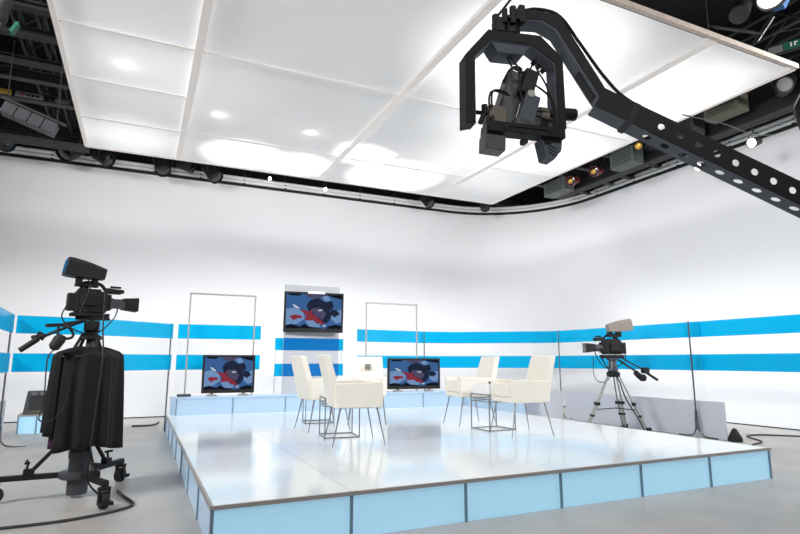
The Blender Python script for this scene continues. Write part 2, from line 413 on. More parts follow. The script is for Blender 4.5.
screen('short blue banded screen behind the left television', [(0.58, 10.58), (2.02, 10.5)], posts=())
screen('short blue banded screen behind the right television', [(4.02, 10.72), (5.62, 10.95)], posts=())
screen('blue banded screen behind the chairs at the right rear', [(5.60, 11.06), (6.5, 10.86), (7.3, 10.35), (8.24, 9.58)], posts=((5.74, 11.03, 1.85, True),), foot_ang=0.3)
screen('blue banded screen behind the tripod camera', [(7.93, 9.98), (8.27, 9.50), (8.34, 8.0), (8.36, 6.2)], posts=((8.26, 9.52, 1.86, True),), foot_ang=1.5)
screen('blue banded screen at the far right, nearest the bare floor', [(8.39, 6.5), (8.36, 4.6), (8.3, 2.6)], posts=((8.13, 6.22, 1.84, True),), foot_ang=1.57)
# post of the left screen's far end
tag(MB().cyl((0.47, 10.66, 0), (0.47, 10.66, 1.86), 0.013, seg=10).build('screen_post', M['post']), 'thin grey post at the left end of the lit ledge', 'post')

# grey frosted kick boards behind the stage
k1 = MB().sheet([(8.24, 5.80), (8.24, 9.35)], 0.0, 0.565, 0.02).build('kick_board', M['frost'], None)
tag(k1, 'long lilac grey board standing on the floor behind the tripod camera', 'board', 'grey kick boards')
k2 = MB().sheet([(8.19, 9.40), (7.35, 10.20)], 0.0, 0.565, 0.02).build('kick_board', M['frost'], None)
tag(k2, 'lilac grey board behind the right hand pair of chairs', 'board', 'grey kick boards')
k3 = MB().sheet([(-2.35, 9.0), (-1.98, 11.3)], 0.0, 0.55, 0.02).build('kick_board', M['frost'], None)
tag(k3, 'pale grey board behind the chrome footed post at the far left', 'board', 'grey kick boards')
tag(MB().lathe([(0.10, 0), (0.10, 0.05), (0.075, 0.10), (0.035, 0.17), (0.02, 0.19)], Matrix.Translation((8.24, 5.68, 0)), 16).build('sandbag', M['gear']), 'small black weight on the floor at the end of the grey board', 'weight')

# central column with the wall television
cs = thing('central_screen', 'short light blue banded screen behind the central grey column', 'screen', (2.95, 10.46, LZ))
cs['group'] = 'blue banded acrylic screens'
CB = [(1.395, 1.625), (0.915, 1.145)]
for z0, z1 in CB: MB().sheet([(2.28, 10.44), (3.63, 10.44)], z0, z1, 0.008).build('blue_band', M['blue'], cs, world=True)
for x in (2.30, 3.61): MB().cyl((x, 10.485, 0.0), (x, 10.485, 1.63), 0.006, seg=8).build('post', M['alu'], cs, world=True)
cc = thing('display_column', 'pale grey column with two deep blue bands under the high television', 'column', (2.96, 10.38, LZ))
MB().box((2.965, 10.385, (LZ + 2.64) / 2), (1.08, 0.05, 2.64 - LZ)).build('column_panel', M['frost_column'], cc, world=True, smooth=False)
for z0, z1 in CB: MB().box((2.965, 10.355, (z0 + z1) / 2), (1.085, 0.008, z1 - z0)).build('deep_blue_band', M['blue_deep'], cc, world=True, smooth=False)

# slim metal gate frames standing on the ledge
def gate(label, x0, x1, y, zt):
    o = thing('metal_hoop_frame', label, 'frame', ((x0 + x1) / 2, y, LZ), group='slim metal frames on the ledge')
    for x in (x0, x1):
        MB().box((x, y, (LZ + zt) / 2), (0.024, 0.024, zt - LZ)).build('upright', M['alu_matte'], o, world=True)
    MB().box(((x0 + x1) / 2, y, zt + 0.014), (x1 - x0 + 0.03, 0.03, 0.028)).build('top_rail', M['alu_matte'], o, world=True)
    return o
g1 = gate('slim metal frame standing behind the left television', 0.735, 1.86, 10.32, 2.36)
MB().box((0.72, 10.25, LZ + 0.02), (0.22, 0.09, 0.04)).build('base_plate', M['gear_grey'], g1, world=True)
gate('slim metal frame standing behind the right television', 4.07, 5.20, 10.33, 2.34)

# ---------------------------------------------------------------- televisions
PIC = [('p_blue', [(0, 0), (1, 0), (1, 1), (0, 1)], 0),
       ('p_light', [(0, .45), (.16, .40), (.30, .52), (.34, .72), (.2, .88), (0, .93)], 1), ('p_light', [(.78, .52), (1, .42), (1, .80), (.9, .84), (.80, .7)], 1),
       ('p_light', [(.34, .78), (.46, .74), (.62, .86), (.6, .97), (.42, .95)], 1), ('p_violet', [(.30, 0), (.72, 0), (.62, .10), (.46, .14)], 1), ('p_light', [(.62, .06), (.74, .03), (.80, .16), (.70, .2)], 1),
       ('p_navy', [(.36, .32), (.42, .18), (.56, .10), (.70, .22), (.82, .18), (.86, .36), (.78, .46), (.82, .66), (.74, .84), (.56, .86), (.44, .70), (.40, .52)], 2),
       ('p_navy', [(.80, .42), (.92, .46), (.97, .56), (.88, .66), (.79, .58)], 2), ('p_violet', [(.44, .42), (.60, .38), (.72, .56), (.66, .74), (.50, .62)], 3),
       ('p_dark', [(0, .92), (.10, .88), (.26, .95), (.33, .87), (.42, .95), (.60, .98), (.60, 1), (0, 1)], 3), ('p_dark', [(0.76, .93), (.88, .88), (1, .9), (1, 1), (.72, 1)], 3),
       ('p_dark', [(.02, 0), (.28, 0), (.22, .06), (.05, .05)], 3), ('p_dark', [(.7, 0), (1, 0), (1, .12), (.86, .08)], 3),
       ('p_red', [(.06, .66), (.14, .61), (.27, .63), (.29, .70), (.20, .72), (.14, .78), (.10, .72)], 4),
       ('p_red', [(.24, .46), (.34, .47), (.40, .52), (.47, .44), (.46, .58), (.62, .74), (.70, .86), (.62, .88), (.48, .76), (.40, .78), (.33, .74), (.36, .62), (.30, .54)], 4),
       ('p_white', [(.11, .31), (.16, .33), (.24, .42), (.22, .44), (.14, .38)], 4), ('p_white', [(.56, .46), (.66, .44), (.64, .48), (.57, .49)], 4), ('p_white', [(.64, .92), (.72, .89), (.70, .95)], 4)]
def tv(name, label, w, h, loc, rz, feet=True, tilt=0.0, cap=False):
    o = thing(name, label, 'television', loc, group='televisions showing a red and blue picture', rot=(tilt, 0, rz))
    z0 = 0.05 if feet else 0.0
    b = MB(); b.box((0, 0.03, z0 + h / 2), (w, 0.05, h)); b.box((0, 0.075, z0 + h / 2), (w * .7, 0.05, h * .7)); b.build('casing', M['gear'], o, bevel=0.004)
    t, bt = 0.035, 0.06 if feet else 0.075
    fr = MB()
    fr.box((0, -0.004, z0 + h - t / 2), (w, 0.022, t)); fr.box((0, -0.004, z0 + bt / 2), (w, 0.022, bt))
    for s in (-1, 1): fr.box((s * (w - t) / 2, -0.004, z0 + h / 2), (t, 0.021, h))
    fr.build('bezel', M['gear'], o, bevel=0.003)
    p = MB(); keys = []; sw, sh = w - 2 * t, h - t - bt
    for key, poly, lay in PIC:
        if key not in keys: keys.append(key)
        p.mi = keys.index(key)
        p._tag([p.bm.faces.new([p.bm.verts.new((-sw / 2 + u * sw, 0.003 - lay * 0.0006, z0 + bt + (1 - v) * sh)) for u, v in poly])])
    p.build('screen', [M[k] for k in keys], o, smooth=False)
    if feet:
        for s in (-1, 1):
            MB().box((s * w * .3, 0.04, 0.012), (0.16, 0.2, 0.024)).box((s * w * .3, 0.04, 0.04), (0.05, 0.04, 0.05)).build('stand_foot', M['alu_matte'], o, bevel=0.003)
    if cap:
        MB().box((0.03, -0.02, z0 + h - 0.005), (0.33, 0.03, 0.05)).build('clip_light', M['white'], o, bevel=0.004)
        MB().box((0, 0.11, h / 2), (0.5, 0.05, 0.4)).build('wall_bracket', M['steel_dark'], o)
    return o
tv('television', 'television standing on the lit ledge at the left', 0.88, 0.65, (1.425, 10.13, LZ), math.radians(-3))
tv('television', 'television standing on the lit ledge at the right', 1.09, 0.60, (4.97, 9.99, LZ), math.radians(-8))
tv('television', 'television fixed high on the grey central column', 1.14, 0.76, (2.95, 10.21, 1.73), math.radians(-4), feet=False, tilt=0.03, cap=True)

# ---------------------------------------------------------------- chairs
def make_chair(loc, rz, label):
    o = thing('armchair', label, 'chair', loc, rz, group='ivory leather armchairs')
    L, Wd, zb, zs, za = 0.25, 0.275, 0.395, 0.455, 0.665     # half length, half width, underside, seat, arm top
    MB().box((0.02, 0, (zb + zs) / 2), (2 * L - 0.04, 2 * Wd - 0.02, zs - zb)).build('seat', M['leather'], o, bevel=0.010)
    MB().box((0.035, 0, (zs + 0.61) / 2 + 0.002), (2 * L - 0.05, 2 * Wd - 0.145, 0.61 - zs)).build('seat_cushion', M['leather'], o, bevel=0.02)
    for s in (-1, 1):
        y0, y1 = s * Wd, s * (Wd - 0.07)
        MB().hexa([(-L, y0, zb), (L, y0, zb), (L, y1, zb), (-L, y1, zb), (-L - .03, y0, za - .01), (L + 0.012, y0, za), (L + 0.012, y1, za), (-L - .03, y1, za - .01)]).build('armrest', M['leather'], o, bevel=0.014)
    yb, yt, t = Wd - 0.03, 0.222, 0.07
    bk = MB(); N = 6; rings = []
    for i in range(N + 1):
        f = i / N; z = zb + (0.955 - zb) * f; x = -L - 0.005 - 0.135 * f ** 1.25
        hw = yb - 0.004 if z < za else yb - (yb - yt) * ((z - za) / (0.955 - za)) ** .8
        rings.append([bk.bm.verts.new(q) for q in ((x - .012, -hw, z), (x + t, -hw, z), (x + t, hw, z), (x - .012, hw, z))])
    for a, b in zip(rings[:-1], rings[1:]):
        for k in range(4): bk.bm.faces.new((a[k], a[(k + 1) % 4], b[(k + 1) % 4], b[k]))
    bk.bm.faces.new(rings[0]); bk.bm.faces.new(rings[-1])
    bk.build('backrest', M['leather'], o, bevel=0.014)
    for sx in (-1, 1):
        for sy in (-1, 1):
            MB().cyl((sx * (L - 0.05), sy * (Wd - .05), zb + 0.002), (sx * (L + 0.035), sy * (Wd - 0.005), 0), 0.011, 0.005, 10).build('leg', M['leg_metal'], o)
    return o
SEAT = SH + 0.001
def T(v): return math.radians(v)
ch = make_chair((2.20, 5.92, SEAT), T(-8), 'armchair nearest the front left, seen from its side')
dup(ch, (2.24, 7.24, SEAT), T(4), 'leftmost armchair, behind the nearest one and facing right')
cb = make_chair((3.07, 7.72, SEAT), T(-112), 'armchair facing the front with a small grey plate on its backrest')
MB().box((-0.233, 0.0, 0.80), (0.012, 0.085, 0.085), rot=(0, T(-13), 0)).build('plate', M['logo'], cb)
dup(ch, (4.32, 6.92, SEAT), T(174), 'armchair facing left beyond the right hand wire table')
dup(ch, (4.31, 5.72, SEAT), T(174), 'rightmost armchair, nearest the stage edge, facing left')

# ---------------------------------------------------------------- wire side tables
def make_table(loc, rz, label):
    o = thing('side_table', label, 'table', loc, rz, group='white topped wire side tables')
    a, r, zt = 0.205, 0.0065, 0.46
    MB().box((0, 0, zt + 0.065), (0.40, 0.40, 0.13)).build('table_top', M['white_gloss'], o, bevel=0.006)
    for x, y in ((-a, -a), (a, -a), (a, a), (-a, a)):
        MB().box((x, y, zt / 2), (2 * r, 2 * r, zt)).build('leg', M['leg_metal'], o)
    for z in (r, 0.40, zt - r, 0.365):
        m = MB()
        for s in (-1, 1):
            m.box((0, s * a, z), (2 * a + 2 * r, 2 * r, 2 * r)); m.box((s * a, 0, z), (2 * r, 2 * a + 2 * r, 2 * r))
        m.build('wire_ring', M['leg_metal'], o)
    return o
tb = make_table((2.24, 6.55, SEAT), T(-8), 'wire side table behind the nearest left armchair')
dup(tb, (2.45, 8.12, SEAT), T(-10), 'wire side table farthest back, behind the left pair of armchairs')
dup(tb, (4.32, 6.33, SEAT), T(2), 'wire side table between the two right hand armchairs')
TT = SEAT + 0.592
def mic_set(label, x, y, n):
    o = thing('clip_microphone', label, 'microphone', (x, y, TT), group='small black microphones on the tables')
    b = MB()
    for i in range(n):
        a = i * 1.3; c = Vector((0.05 * math.cos(a) * (i > 0), 0.05 * math.sin(a) * (i > 0), 0.014))
        b.box(c, (0.07, 0.035, 0.024), rot=(0, 0.3 * (i % 2), a))
    b.build('transmitter', M['gear'], o, bevel=0.003)
    MB().tube(curve_pts([(0.02, 0, 0.03), (0.06, -0.03, 0.05), (0.10, 0.02, 0.03), (0.05, 0.06, 0.01), (-0.03, 0.07, 0.008)], 5), 0.004, 6).build('lead', M['rubber'], o)
    MB().cyl((-0.07, -0.02, 0.012), (-0.1, -0.04, 0.012), 0.011, seg=8).build('capsule', M['gear'], o)
    return o
mic_set('black clip microphone on the right hand wire table', 4.33, 6.28, 3)
mic_set('small dark clip microphone on the left front wire table', 2.26, 6.52, 1)
mic_set('small dark clip microphone on the farthest wire table', 2.50, 8.08, 1)

# ---------------------------------------------------------------- broadcast cameras
def T(v): return math.radians(v)
def broadcast_camera(label, loc, rz, s, hood, vf_screen, vz=0.36, vx=-0.04):
    o = thing('broadcast_camera', label, 'camera', loc, rz, group='studio cameras')
    b = MB(); S = lambda *a: tuple(q * s for q in a)
    b.box(S(0, 0, 0.02), S(0.34, 0.12, 0.035)); b.box(S(0.0, 0, 0.15), S(0.27, 0.13, 0.21)); b.box(S(-0.02, 0, 0.262), S(0.2, 0.10, 0.03))
    b.box(S(-0.165, 0, 0.14), S(0.08, 0.11, 0.17)); b.box(S(0.15, 0, 0.15), S(0.05, 0.115, 0.16)); b.box(S(-0.03, 0.078, 0.15), S(0.16, 0.03, 0.13)); b.box(S(-0.03, -0.075, 0.16), S(0.14, 0.025, 0.11))
    b.build('body', M['gear'], o, bevel=0.008 * s)
    h = MB(); h.tube(curve_pts([S(-0.09, 0, 0.27), S(-0.085, 0, 0.325), S(-0.02, 0, 0.345), S(0.08, 0, 0.325), S(0.135, 0, 0.25)], 5), 0.017 * s, 8)
    h.build('carry_handle', M['gear'], o)
    mk = MB().box(S(0.20, 0.03, 0.27), S(0.14, 0.045, 0.05)).cyl(S(0.12, 0.03, 0.285), S(0.30, 0.03, 0.275), 0.02 * s, seg=10); mk.box(S(0.22, 0.03, 0.315), S(0.10, 0.03, 0.02)); mk.build('microphone', M['gear'], o, bevel=0.003)
    l = MB(); Rx = Matrix.Rotation(PI / 2, 4, 'Y'); Tm = lambda x, z: Matrix.Translation(S(x, 0, z)) @ Rx
    l.lathe([(0.058 * s, 0), (0.058 * s, 0.03 * s), (0.05 * s, 0.035 * s), (0.05 * s, 0.12 * s)], Tm(0.165, 0.145), 20)
    l.box(S(0.235, -0.055, 0.13), S(0.13, 0.05, 0.075)); l.build('lens', M['gear_grey'], o, bevel=0.004)
    lh = MB(); lh.hexa([S(0.28, -0.06, 0.09), S(0.28, 0.06, 0.09), S(0.28, 0.06, 0.20), S(0.28, -0.06, 0.20), S(0.43, -0.075, 0.072), S(0.43, 0.075, 0.072), S(0.43, 0.075, 0.213), S(0.43, -0.075, 0.213)])
    lhd = lh.build('lens_hood', M['gear'], o, bevel=0.006)
    MB().box(S(0.432, 0, 0.143), S(0.004, 0.12, 0.11)).build('front_glass', M['lens'], lhd)
    # viewfinder on its yoke
    y = MB().cyl(S(-0.05, 0, 0.27), S(-0.05, 0, vz), 0.022 * s, seg=10).box(S(-0.05, 0, vz - 0.015), S(0.20, 0.10, 0.025)).box(S(-0.12, 0, vz + .03), S(0.05, 0.12, 0.08)).box(S(0.02, 0, vz + .02), S(0.05, 0.08, 0.07))
    y.build('viewfinder_mount', M['gear'], o, bevel=0.004)
    v = MB(); c = vz + 0.13; pts = []
    secs = [(-0.21, .105, .085), (-0.17, .105, .09), (-0.05, .095, .085), (0.05, .075, .072), (0.15, .06, .055)]
    rr = [[v.bm.verts.new(S(x, a, b2)) for a, b2 in ((-w, c - hh), (w, c - hh), (w, c + hh * .6), (w * .7, c + hh), (-w * .7, c + hh), (-w, c + hh * .6))] for x, w, hh in secs]
    for p, q in zip(rr[:-1], rr[1:]):
        for k in range(6): v.bm.faces.new((p[k], p[(k + 1) % 6], q[(k + 1) % 6], q[k]))
    v.bm.faces.new(rr[0]); v.bm.faces.new(rr[-1])
    vo = v.build('viewfinder', hood, o, bevel=0.006)
    vs_ = MB().box(S(-0.212, 0, c), S(0.006, 0.16, 0.12)).build('viewfinder_screen', M['lens_blue'] if vf_screen else M['lens'], vo)
    mt_ = Matrix.Translation(S(vx, 0, c)) @ Matrix.Rotation(T(9), 4, 'Y') @ Matrix.Translation(S(0, 0, -c))
    for q_ in (vo, vs_): q_.data.transform(mt_)
    cb = MB()
    cb.tube(curve_pts([S(-0.2, -0.03, 0.12), S(-0.24, -0.05, -0.02), S(-0.12, -0.09, -0.14), S(0.06, -0.08, -0.16), S(0.20, -0.07, -0.02), S(0.24, -0.06, 0.1)], 6), 0.007 * s, 6)
    cb.tube(curve_pts([S(-0.1, -0.06, 0.42), S(-0.03, -0.09, 0.3), S(-0.08, -0.09, 0.1), S(-0.1, -0.085, 0.0)], 6), 0.006 * s, 6)
    cb.build('cable', M['rubber'], o)
    return o

def pan_head(o, z, s, m, base=0.0):
    h = MB(); h.lathe([(0.10 * s, 0), (0.10 * s, 0.03 * s), (0.06 * s, 0.05 * s), (0.06 * s, 0.09 * s)], Matrix.Translation((0, 0, z - 0.22 * s)), 20)
    h.box((0, 0, z - 0.09 * s), (0.13 * s, 0.15 * s, 0.10 * s)); h.cyl((0, -0.10 * s, z - 0.08 * s), (0, 0.10 * s, z - 0.08 * s), 0.05 * s, seg=18); h.box((0, 0, z - 0.015 * s), (0.30 * s, 0.09 * s, 0.028 * s))
    return h.build('pan_head', m, o, bevel=0.004)

# pedestal with black drape
PX, PY = -0.43, 5.93
pd = thing('camera_pedestal', 'wheeled camera pedestal at the left with a black cloth drape', 'pedestal', (PX, PY, 0), 0.0)
MB().lathe([(0.085, 0.03), (0.085, 0.33), (0.092, 0.34), (0.092, 0.40), (0.08, 0.41), (0.08, 1.2), (0.05, 1.21), (0.035, 1.40)], seg=28).build('column', M['gear_grey'], pd)
MB().lathe([(0.14, 0.165), (0.16, 0.18), (0.16, 0.22), (0.13, 0.23)], seg=28).build('dolly_hub', M['gear_grey'], pd, bevel=0.004)
for cx, cy in ((-0.19, 5.37), (-1.04, 5.92), (-0.10, 6.47)):
    d = Vector((cx - PX, cy - PY, 0)); L = d.length; d.normalize(); n = Vector((-d.y, d.x, 0))
    rot = Matrix((d, n, Vector((0, 0, 1)))).transposed()
    MB().box(d * (L / 2 + 0.05) + V(0, 0, 0.20), (L - 0.06, 0.055, 0.045), rot=rot).build('dolly_arm', M['gear'], pd, bevel=0.006)
    MB().cyl(d * 0.09 + V(0, 0, 0.56), d * (L * .60) + V(0, 0, 0.24), 0.018, seg=10).build('brace', M['gear'], pd)
    kb = MB().box(d * (L * .62) + V(0, 0, 0.245), (0.08, 0.065, 0.05), rot=rot); q = d * (L * .66)
    kb.cyl(q + V(0, 0, .25), q + V(0, 0, .33) - d * .02, 0.010, seg=8); kb.cyl(q + n * .04 + V(0, 0, .32), q - n * .04 + V(0, 0, .335), .012, seg=8)
    kb.build('brake_clamp', M['gear'], pd, bevel=0.004)
    cs_ = MB(); q = d * L
    cs_.box(q + V(0, 0, .158), (0.06, 0.088, 0.03), rot=rot); cs_.cyl(q + V(0, 0, .15), q + V(0, 0, .225), 0.022, seg=10)
    for sg in (-1, 1): cs_.box(q + n * .038 * sg + V(0, 0, .11), (0.045, 0.012, 0.12), rot=rot)
    cs_.box(q + d * .04 + V(0, 0, .05), (0.10, 0.10, 0.03), rot=rot)
    c_ = cs_.build('caster', M['gear'], pd, bevel=0.004)
    w = MB().cyl(q - n * .028 + V(0, 0, .068), q + n * .028 + V(0, 0, .068), 0.066, seg=20); w.build('wheel', M['rubber'], c_, bevel=0.005)
rg = MB().tube([(0.27 * math.cos(a), 0.27 * math.sin(a), 1.235) for a in [2 * PI * k / 36 for k in range(36)]], 0.016, 8, closed=True)
for a in (0.3, 2.4, 4.5): rg.cyl((0.05 * math.cos(a), 0.05 * math.sin(a), 1.27), (0.27 * math.cos(a), .27 * math.sin(a), 1.235), 0.011, seg=8)
rg.build('steering_ring', M['gear'], pd)
def drape(name, m, a0, a1, ztop, zbot, R0, R1, folds, amp, top=True, seed=0):
    b = MB(); rnd = random.Random(seed); NA, NZ = int(abs(a1 - a0) / 2.2) + 2, 14; g = []
    ph = rnd.random() * 6
    for i in range(NA + 1):
        f = i / NA; a = math.radians(a0 + (a1 - a0) * f); col = []
        w = math.sin(folds * a * 2 + ph) + 0.45 * math.sin(folds * a * 3.7 + 1.3 + ph) + 0.3 * math.sin(a * 5 + ph)
        if top:
            for rr, zz in ((0.08, ztop + 0.075), (0.17, ztop + 0.055), (0.26, ztop + 0.022)):
                col.append(b.bm.verts.new((rr * math.sin(a), -rr * math.cos(a), zz + 0.008 * w)))
        for j in range(NZ + 1):
            t = j / NZ; r = R0 + (R1 - R0) * t + amp * w * (0.25 + 0.75 * t ** .6)
            zb = zbot + 0.025 * math.sin(a * 3 + ph)
            col.append(b.bm.verts.new((r * math.sin(a), -r * math.cos(a), ztop + (zb - ztop) * t)))
        g.append(col)
    for p, q in zip(g[:-1], g[1:]):
        for j in range(len(p) - 1): b.bm.faces.new((p[j], p[j + 1], q[j + 1], q[j]))
    o = b.build(name, m, pd, solid=0.006)
    return o
drape('drape', M['cloth'], -37, 178, 1.25, 0.44, 0.285, 0.31, 5, 0.026, True, 1)
d2 = drape('drape', M['cloth'], -183, -46, 1.25, 0.55, 0.285, 0.305, 5, 0.024, True, 2)
d3 = drape('drape_lining', M['plum'], -60, -30, 1.23, 0.47, 0.255, 0.275, 6, 0.012, False, 3); d3['label'] = 'plum coloured lining'
for dx, dy in ((-0.09, -0.05), (0.05, -0.07), (0.06, 0.08), (-.07, .07)):
    MB().cyl((dx * 1.5, dy * 1.5, 1.28), (dx * .7, dy * .7, 1.45), 0.015, seg=8).build('head_strut', M['gear'], pd)
hz = 1.605
hd = pan_head(pd, hz, 0.95, M['gear'])
# operator handles reach out to the left and towards the lens
h1 = MB().tube(curve_pts([(-0.05, -0.06, 1.57), (-0.16, -0.09, 1.52), (-0.30, -0.08, 1.45), (-0.42, -0.06, 1.39)], 5), 0.014, 8)
ph1 = h1.build('pan_handle', M['gear'], pd)
MB().cyl((-0.41, -0.06, 1.395), (-0.54, -0.05, 1.29), 0.026, 0.024, 12).cyl((-0.35, -0.12, 1.42), (-0.46, -.02, 1.41), 0.017, seg=10).box((-0.39, -0.06, 1.42), (0.07, 0.06, 0.06), rot=(0, .5, .1)).build('zoom_grip', M['rubber'], ph1)
h2 = MB().tube(curve_pts([(-0.08, -0.10, 1.56), (-0.2, -0.24, 1.52), (-0.16, -0.30, 1.49), (-0.12, -.30, 1.44), (-0.13, -0.30, 1.40), (-0.2, -.3, 1.385)], 6), 0.012, 8).box((-0.24, -0.26, 1.51), (0.19, 0.05, 0.03), rot=(0, -0.1, 0.5))
ph2 = h2.build('pan_handle', M['gear'], pd)
MB().lathe([(0.02, -0.075), (0.045, -0.05), (0.05, 0.03), (0.03, 0.07)], Matrix.Translation((-0.23, -0.3, 1.36)) @ Matrix.Rotation(0.5, 4, 'Y'), 14).cyl((-0.235, -.3, 1.42), (-0.235, -.3, 1.50), 0.01, seg=8).build('focus_demand', M['rubber'], ph2)
MB().tube(curve_pts([(-0.25, -0.30, 1.30), (-0.29, -0.31, 1.2), (-0.28, -0.34, 0.85), (-0.30, -0.36, 0.72), (-0.22, -0.38, 0.70), (-0.13, -.37, 0.8), (-.1, -.36, 1.0)], 6), 0.006, 6).tube(curve_pts([(0.09, -0.1, 1.85), (0.10, -0.15, 1.5), (0.13, -0.34, 1.25), (0.12, -0.37, 0.9), (0.1, -0.38, 0.45), (0.1, -.36, .2), (0.2, -.3, .05)], 6), 0.008, 6).build('control_cable', M['rubber'], pd)
broadcast_camera('camera with a dark hooded viewfinder on the draped pedestal at the left', (PX - 0.03, PY, hz), T(14), 0.95, M['gear'], True, vz=0.325)

# cable lying around the pedestal
tag(MB().tube(curve_pts([(-0.10, 5.98, 0.012), (-0.05, 5.75, 0.012), (0.03, 5.45, 0.012), (0.0, 5.30, 0.012), (-0.18, 5.16, 0.012), (-0.5, 5.05, 0.012), (-1.0, 5.05, 0.012), (-1.6, 5.2, 0.012), (-2.2, 5.1, 0.012)], 8), 0.011, 8).build('floor_cable', M['cable']), 'dark cable lying on the floor around the camera pedestal', 'cable', 'cables on the floor')
tag(MB().tube(curve_pts([(8.05, 5.3, 0.012), (8.5, 5.45, 0.012), (8.85, 5.9, 0.012), (9.2, 5.95, 0.012), (9.5, 5.7, 0.012), (9.9, 5.2, 0.012), (10.2, 4.4, 0.012)], 8), 0.012, 8).build('floor_cable', M['cable']), 'dark cable crossing the floor beyond the right of the stage', 'cable', 'cables on the floor')
tag(MB().tube(curve_pts([(-0.05, 11.6, 0.012), (0.2, 11.55, 0.012), (0.36, 11.75, 0.012), (0.42, 12.1, 0.012)], 8), 0.018, 8).build('floor_cable', M['cable']), 'short dark cable on the floor left of the lit ledge', 'cable', 'cables on the floor')

# tripod and camera on the right
TX, TY = 7.27, 7.06
tp = thing('camera_tripod', 'grey metal tripod behind the right edge of the stage', 'tripod', (TX, TY, 0), 0)
Rv, Fv = V(0.906, -0.4226, 0), V(0.4226, 0.906, 0)
hz2 = 1.255
for lat, fw in ((-0.52, 0.0), (0.46, -0.16), (0.30, 0.42)):
    foot_p = Rv * lat + Fv * fw; d = foot_p.normalized(); n = Vector((-d.y, d.x, 0))
    top = d * 0.07 + V(0, 0, 0.99); ft = foot_p + V(0, 0, 0.03); mid = top.lerp(ft, 0.52)
    lg = MB()
    for sg in (-1, 1): lg.cyl(top + n * .018 * sg, mid + n * .04 * sg, 0.013, seg=8)
    for sg in (-1, 1): lg.cyl(top.lerp(ft, .46) + n * .03 * sg, ft + n * .022 * sg, 0.02, seg=10)
    lo = lg.build('leg', M['alu_matte'], tp)
    rot = Matrix((d, n, Vector((0, 0, 1)))).transposed()
    MB().box(mid, (0.06, 0.15, 0.05), rot=rot).box(top.lerp(ft, .72), (0.05, 0.11, 0.035), rot=rot).build('leg_lock', M['gear'], lo, bevel=0.004)
    MB().box(ft + V(0, 0, 0.03), (0.09, 0.10, 0.12), rot=rot).build('rubber_foot', M['rubber'], lo, bevel=0.01)
    MB().cyl(V(0, 0, 0.42), top.lerp(ft, .62), 0.009, seg=8).build('spreader_arm', M['gear_grey'], tp)
MB().lathe([(0.10, 0.93), (0.11, 0.96), (0.11, 1.0), (0.07, 1.03), (0.05, 1.06)], seg=20).build('bowl', M['gear'], tp)
MB().lathe([(0.08, 1.03), (0.085, 1.05), (0.07, 1.12), (0.065, 1.20), (0.095, 1.215), (0.095, 1.238)], seg=20).build('fluid_head', M['post'], tp)
MB().box((0, 0, 1.25), (0.36, 0.14, 0.022), rot=(0, 0, T(165))).build('quick_plate', M['gear'], tp)
h = MB(); a_, b_ = Rv * .10 + V(0, 0, 1.22), Rv * .42 - Fv * .1 + V(0, 0, 0.97)
h.cyl(a_, b_, 0.016, seg=8); h.cyl(a_ + V(0, 0, .03) + Rv * .05, b_ + V(0, 0, .06) + Rv * .1, 0.012, seg=8)
hh = h.build('pan_handle', M['gear'], tp)
g_ = MB(); g_.lathe([(0.03, -0.06), (0.06, -0.03), (0.06, 0.03), (0.03, 0.06)], Matrix.Translation(b_ + Rv * .03 + V(0, 0, -0.05)) @ Matrix.Rotation(PI / 2, 4, 'X'), 14)
g_.cyl(b_ + Rv * .06 + V(0, 0, .06), b_ + Rv * .28 + V(0, 0, -0.09), 0.022, seg=10); g_.box(b_ + Rv * .08 + V(0, 0, .07), (0.12, 0.08, 0.10)); g_.box(b_ + Rv * -.05, (0.14, 0.06, 0.07), rot=(0, .7, 0))
g_.build('zoom_grip', M['rubber'], hh, bevel=0.004)
MB().tube(curve_pts([Rv * -.32 + V(0, 0, 1.28), Rv * -.33 + V(0, 0, 1.0), Rv * -.26 + V(0, 0, .86), Rv * -.12 + V(0, 0, .86), Rv * 0.02 + V(0, 0, 1.0)], 6), 0.006, 6).tube(curve_pts([Rv * -.2 + V(0, 0, 1.30), Rv * -.1 + V(0, 0, 1.1), Rv * .04 - Fv * .1 + V(0, 0, .9), Rv * .1 - Fv * .2 + V(0, 0, .6), Rv * .26 - Fv * .3 + V(0, 0, .25), Rv * .36 - Fv * .3 + V(0, 0, 0.02)], 6), 0.011, 6).build('cable', M['rubber'], tp)
broadcast_camera('camera with a beige hooded viewfinder on the tripod at the right', (TX, TY, hz2), T(161), 1.12, M['beige_hood'], False, vz=0.335, vx=-0.10)

# equipment at the left by the wall
lb = thing('lit_step', 'low pale blue lit step on the floor behind the pedestal camera', 'light box', (-1.17, 11.5, 0), rz=T(4))
MB().box((0, 0, 0.295), (1.25, 0.46, 0.03)).build('top_board', M['alu_matte'], lb, bevel=0.004)
MB().box((0, 0, 0.14), (1.22, 0.43, 0.28)).build('lit_body', M['lightbox'], lb)
for x in (-0.61, -0.35, 0.61): MB().box((x, -0.222, 0.14), (0.022, 0.016, 0.28)).build('edge_post', M['lightpost'], lb)
cn = thing('control_console', 'dark control console with tilted panel on the pale lit step', 'console', (-1.35, 11.44, 0.31), rz=T(4))
MB().hexa([(-.38, -.17, 0), (.38, -.17, 0), (.38, .17, 0), (-.38, .17, 0), (-.34, -.10, .38), (.34, -.10, .38), (.34, .14, .38), (-.34, .14, .38)]).build('casing', M['gear_grey'], cn, bevel=0.006)
kk = MB()
for i in range(5): kk.box((-0.24 + i * .12, -0.114, 0.335), (0.07, 0.012, 0.05), rot=(T(-9), 0, 0))
kk.build('button_row', M['label'], cn)
MB().box((0, -0.152, 0.19), (0.6, 0.012, 0.24), rot=(T(-9), 0, 0)).build('panel', M['gear'], cn)
MB().box((0, -0.175, 0.04), (0.6, 0.012, 0.05), rot=(T(-9), 0, 0)).build('strip', M['olive'], cn)

